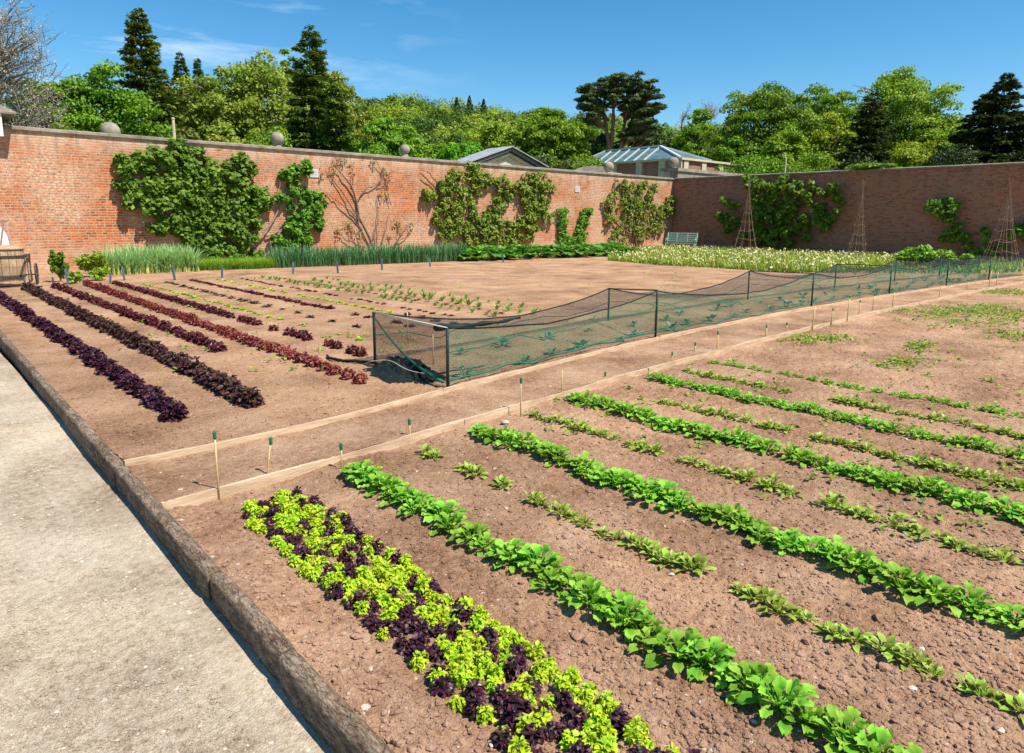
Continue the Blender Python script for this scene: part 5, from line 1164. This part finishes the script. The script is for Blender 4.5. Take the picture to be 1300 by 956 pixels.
broad_tree('oak_tree','lower green tree at the left foot of the tall full one',930,165,26,72,M['t_green'],.3,60,140,.04,.28)
broad_tree('beech_tree','green tree in the dip between the two tallest right hand trees',1045,104,54,84,M['t_mid'],.34,110,150,.04,.23,limb=22)
broad_tree('beech_tree','lower yellow green tree left of the dark fir',1058,140,38,76,M['t_lime'],.31,90,150,.03,.25)
broad_tree('great_oak','tallest spreading yellow green tree on the right with open branches',1145,82,70,82,M['t_lime'],.33,150,150,.10,.19,limb=40,reach=.75)
broad_tree('great_oak','right lower shoulder of yellow green foliage beside the tallest spreading tree',1180,130,40,80,M['t_lime'],.33,90,130,.04,.24,limb=24)
broad_tree('thicket_tree','low yellow green tree just above the shaded wall coping',1165,168,44,70,M['t_lime'],.30,70,130,.02,.27)
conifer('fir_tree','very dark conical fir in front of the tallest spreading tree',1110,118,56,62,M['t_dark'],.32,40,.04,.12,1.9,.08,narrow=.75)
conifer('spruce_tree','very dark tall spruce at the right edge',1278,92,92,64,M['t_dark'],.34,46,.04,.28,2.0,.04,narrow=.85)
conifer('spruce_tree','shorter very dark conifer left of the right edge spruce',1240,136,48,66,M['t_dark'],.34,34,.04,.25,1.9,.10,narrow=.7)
broad_tree('dark_evergreen','dark evergreen crown closing the view at the far right',1330,130,44,66,M['t_dark'],.36,70,150,.03,.28)
# thicket just behind the walls
for i,(u,vt,hw,D,mt,lb) in enumerate([(5,135,30,40,'t_olive','olive shrub behind the pavilion roof'),(90,150,40,38,'t_green','green shrub behind the wall at its left ball finial'),(230,150,34,44,'t_olive','olive shrub behind the thin stone post'),(285,158,42,46,'t_yel','yellowish shrub behind the wall left of the second ball finial'),(340,160,40,46,'t_mid','green shrub behind the second ball finial'),(470,176,40,50,'t_mid','green shrub behind the wall above the bare climber'),(545,188,40,54,'t_bright','bright shrub behind the wall right of the third ball finial'),
   (820,185,44,92,'t_mid','green shrub behind the glass roof'),(880,180,40,88,'t_mid','green shrub at the right end of the glass roof'),(955,185,44,66,'t_mid','green shrub behind the shaded wall near the pier'),(1030,188,44,62,'t_green','green shrub behind the shaded wall by the pale pole'),(1100,192,50,60,'t_dark','dark shrub under the very dark fir'),(1220,180,40,62,'t_dark','dark shrub between the yellow green shoulder and the spruces'),(680,190,30,66,'t_dark','dark shrub right behind the pediment roof'),(740,190,30,70,'t_mid','green shrub under the pine, left of the arched stone'),(1350,150,60,60,'t_dark','dark shrub beyond the right edge')]):
    broad_tree('shrub',lb,u,vt,hw,D,M[mt],.24,40,150,.0,.34,.8,cat='shrub',limb=6)

# ------------------------------------------------------------------ wooded hill
sky_px=[(-400,150),(0,150),(200,140),(430,128),(480,122),(540,118),(600,127),(660,136),(720,138),(780,140),(860,150),(950,150),(1050,160),(1200,175),(1400,180),(1800,185)]
us=np.array([p[0] for p in sky_px],float); vs=np.array([p[1] for p in sky_px],float)
DN,DF=150.,430.
def hill_h(u,f):
    """terrain height in column u, f 0 at the foot and 1 at the crest"""
    vt=np.interp(u,us,vs)+6; D=DN+(DF-DN)*f
    v1=279-(279-vt)*f**.55*1.0
    up=(CY-v1)/FPX; return EYE+D*(FW[2]+UP[2]*up)*1.0
UU=np.linspace(-450,1800,60); FF=np.linspace(0,1,14); V=[]
for u in UU:
    for f in FF:
        D=DN+(DF-DN)*f; p=atD(u,300,D); z=float(hill_h(u,f))
        V.append([p[0],p[1],-1.3 if f==0 else z-7.5])
    p=atD(u,300,DF*1.5); V.append([p[0],p[1],-1.3])
n=len(FF)+1; i,j=np.meshgrid(np.arange(len(UU)-1),np.arange(n-1),indexing='ij'); a=(i*n+j).ravel()
b=MB(); b.add(V,np.stack([a,a+n,a+n+1,a+1],1)); tag(b.build('hill',M['soil_far'],None,True),'wooded hillside rising behind the garden','hill',kind='structure')
Ps=[];Ns=[];Ts=[];Sz=[]
for k in range(1000):
    u=RS.uniform(330,960) if k<850 else RS.uniform(-100,1300); f=RS.rand()**.8; D=DN+(DF-DN)*f; p=atD(u,300,D); z=float(hill_h(u,f)); r=RS.uniform(4.5,9.5)
    m=300; e=RS.normal(size=(m,3)); e/=np.linalg.norm(e,axis=1)[:,None]; e[:,2]=np.abs(e[:,2])
    e=e*(1+.22*np.sin(e[:,0:1]*5+k)*np.cos(e[:,1:2]*6+k))
    Ps.append(np.array([p[0],p[1],z-r*1.2+RS.uniform(-1.5,1.5)])+e*[r,r,r*1.1]*RS.uniform(.82,1.03,m)[:,None]); Ns.append(e+[0,0,.3]); Ts.append(np.clip(np.full(m,RS.choice([.0,.1,.35,.45,.55,.7,.85,1.]))+RS.normal(size=m)*.08,0,1)); Sz.append(RS.uniform(.7,1.3,m)*1.1)
b=MB(); leafcloud(b,np.concatenate(Ps),np.concatenate(Sz),np.concatenate(Ns),.5,np.concatenate(Ts)); tag(b.build('hill_wood',M['wood']),'mixed spring green woodland covering the far hillside','wood',kind='stuff')
for i,(u,vt,lb) in enumerate([(580,124,'tiny dark conifer on the hill skyline, left of three'),(596,122,'tiny dark conifer on the hill skyline, middle of three'),(614,126,'tiny dark conifer on the hill skyline, right of three')]):
    D=400.; T=atD(u,vt,D); o=empty('skyline_conifer',(T[0],T[1],T[2]-14),lb,'conifer'); b=MB(); b.tube([(0,0,-1),(0,0,13.5)],[.4,.1],5); b.build('trunk',M['bark'],o); P=[]
    for q in range(420): f=RS.rand(); a=RS.uniform(0,6.28); r=5*(1-f)*RS.rand()**.5; P.append([math.cos(a)*r,math.sin(a)*r,14*f])
    b=MB(); leafcloud(b,np.array(P),1.3,None,0); b.build('crown',M['t_dark'],o)

# ------------------------------------------------------------------ light, sky, camera
SUN=Vector((.20,-.60,1.)).normalized()
ld=bpy.data.lights.new('sun','SUN'); ld.energy=5.0; ld.angle=rad(.55); ld.color=(1.,.915,.79)
lo=bpy.data.objects.new('sun',ld); COL.objects.link(lo); lo.rotation_euler=SUN.to_track_quat('Z','Y').to_euler(); lo.location=(10,-20,30)
w=bpy.data.worlds.new('World'); S.world=w; w.use_nodes=True; nt=w.node_tree; n=N(nt)
for q in list(nt.nodes): nt.nodes.remove(q)
sky=n('TexSky',sky_type='NISHITA'); sky.sun_disc=False; sky.sun_elevation=math.asin(SUN.z); sky.sun_rotation=math.atan2(SUN.x,SUN.y); sky.altitude=300; sky.air_density=1.0; sky.dust_density=.15; sky.ozone_density=3.
gen=n('TexCoord').outputs['Generated']
# thin high cirrus, part of the real sky
mp=n('Mapping',{'Vector':gen,'Rotation':(0,0,rad(20)),'Scale':(1.2,5.,14.)}).outputs[0]
ci=n.ramp(n.noise(mp,1.6,7,.62),[(.52,(0,0,0)),(.80,(1,1,1))])
sx=n('SeparateXYZ',{0:gen}); 
left=n.math('MULTIPLY',n.math('SUBTRACT',n.math('SUBTRACT',sx.outputs[1],sx.outputs[0]),.12),1.6,True)
left=n.math('MULTIPLY',left,n.math('MULTIPLY',sx.outputs[2],6.,True))
cl=n.mix(n.math('MULTIPLY',n.math('MULTIPLY',ci,left),.8),n('HueSaturation',{'Color':sky.outputs[0],'Hue':.492,'Saturation':1.36,'Value':1.0}).outputs[0],(7.5,8.4,9.2))
bg=n('Background',{'Color':cl,'Strength':.098}); ow=n('OutputWorld'); nt.links.new(bg.outputs[0],ow.inputs[0])

cam=bpy.data.cameras.new('camera'); co=bpy.data.objects.new('camera',cam); COL.objects.link(co)
cam.sensor_width=36; cam.lens=FPX/1300*36; cam.shift_y=-(478-CY)/1300; cam.clip_start=.05; cam.clip_end=4000
mt=Matrix.Identity(4)
for i in range(3): mt[i][0]=RT[i]; mt[i][1]=UP[i]; mt[i][2]=-FW[i]
mt[2][3]=EYE; co.matrix_world=mt; S.camera=co
S.view_settings.view_transform='Standard'; S.view_settings.look='None'; S.view_settings.gamma=1; S.view_settings.exposure=0.66
S.render.engine='CYCLES'
S.cycles.transparent_max_bounces=16; S.cycles.max_bounces=6; S.cycles.diffuse_bounces=3
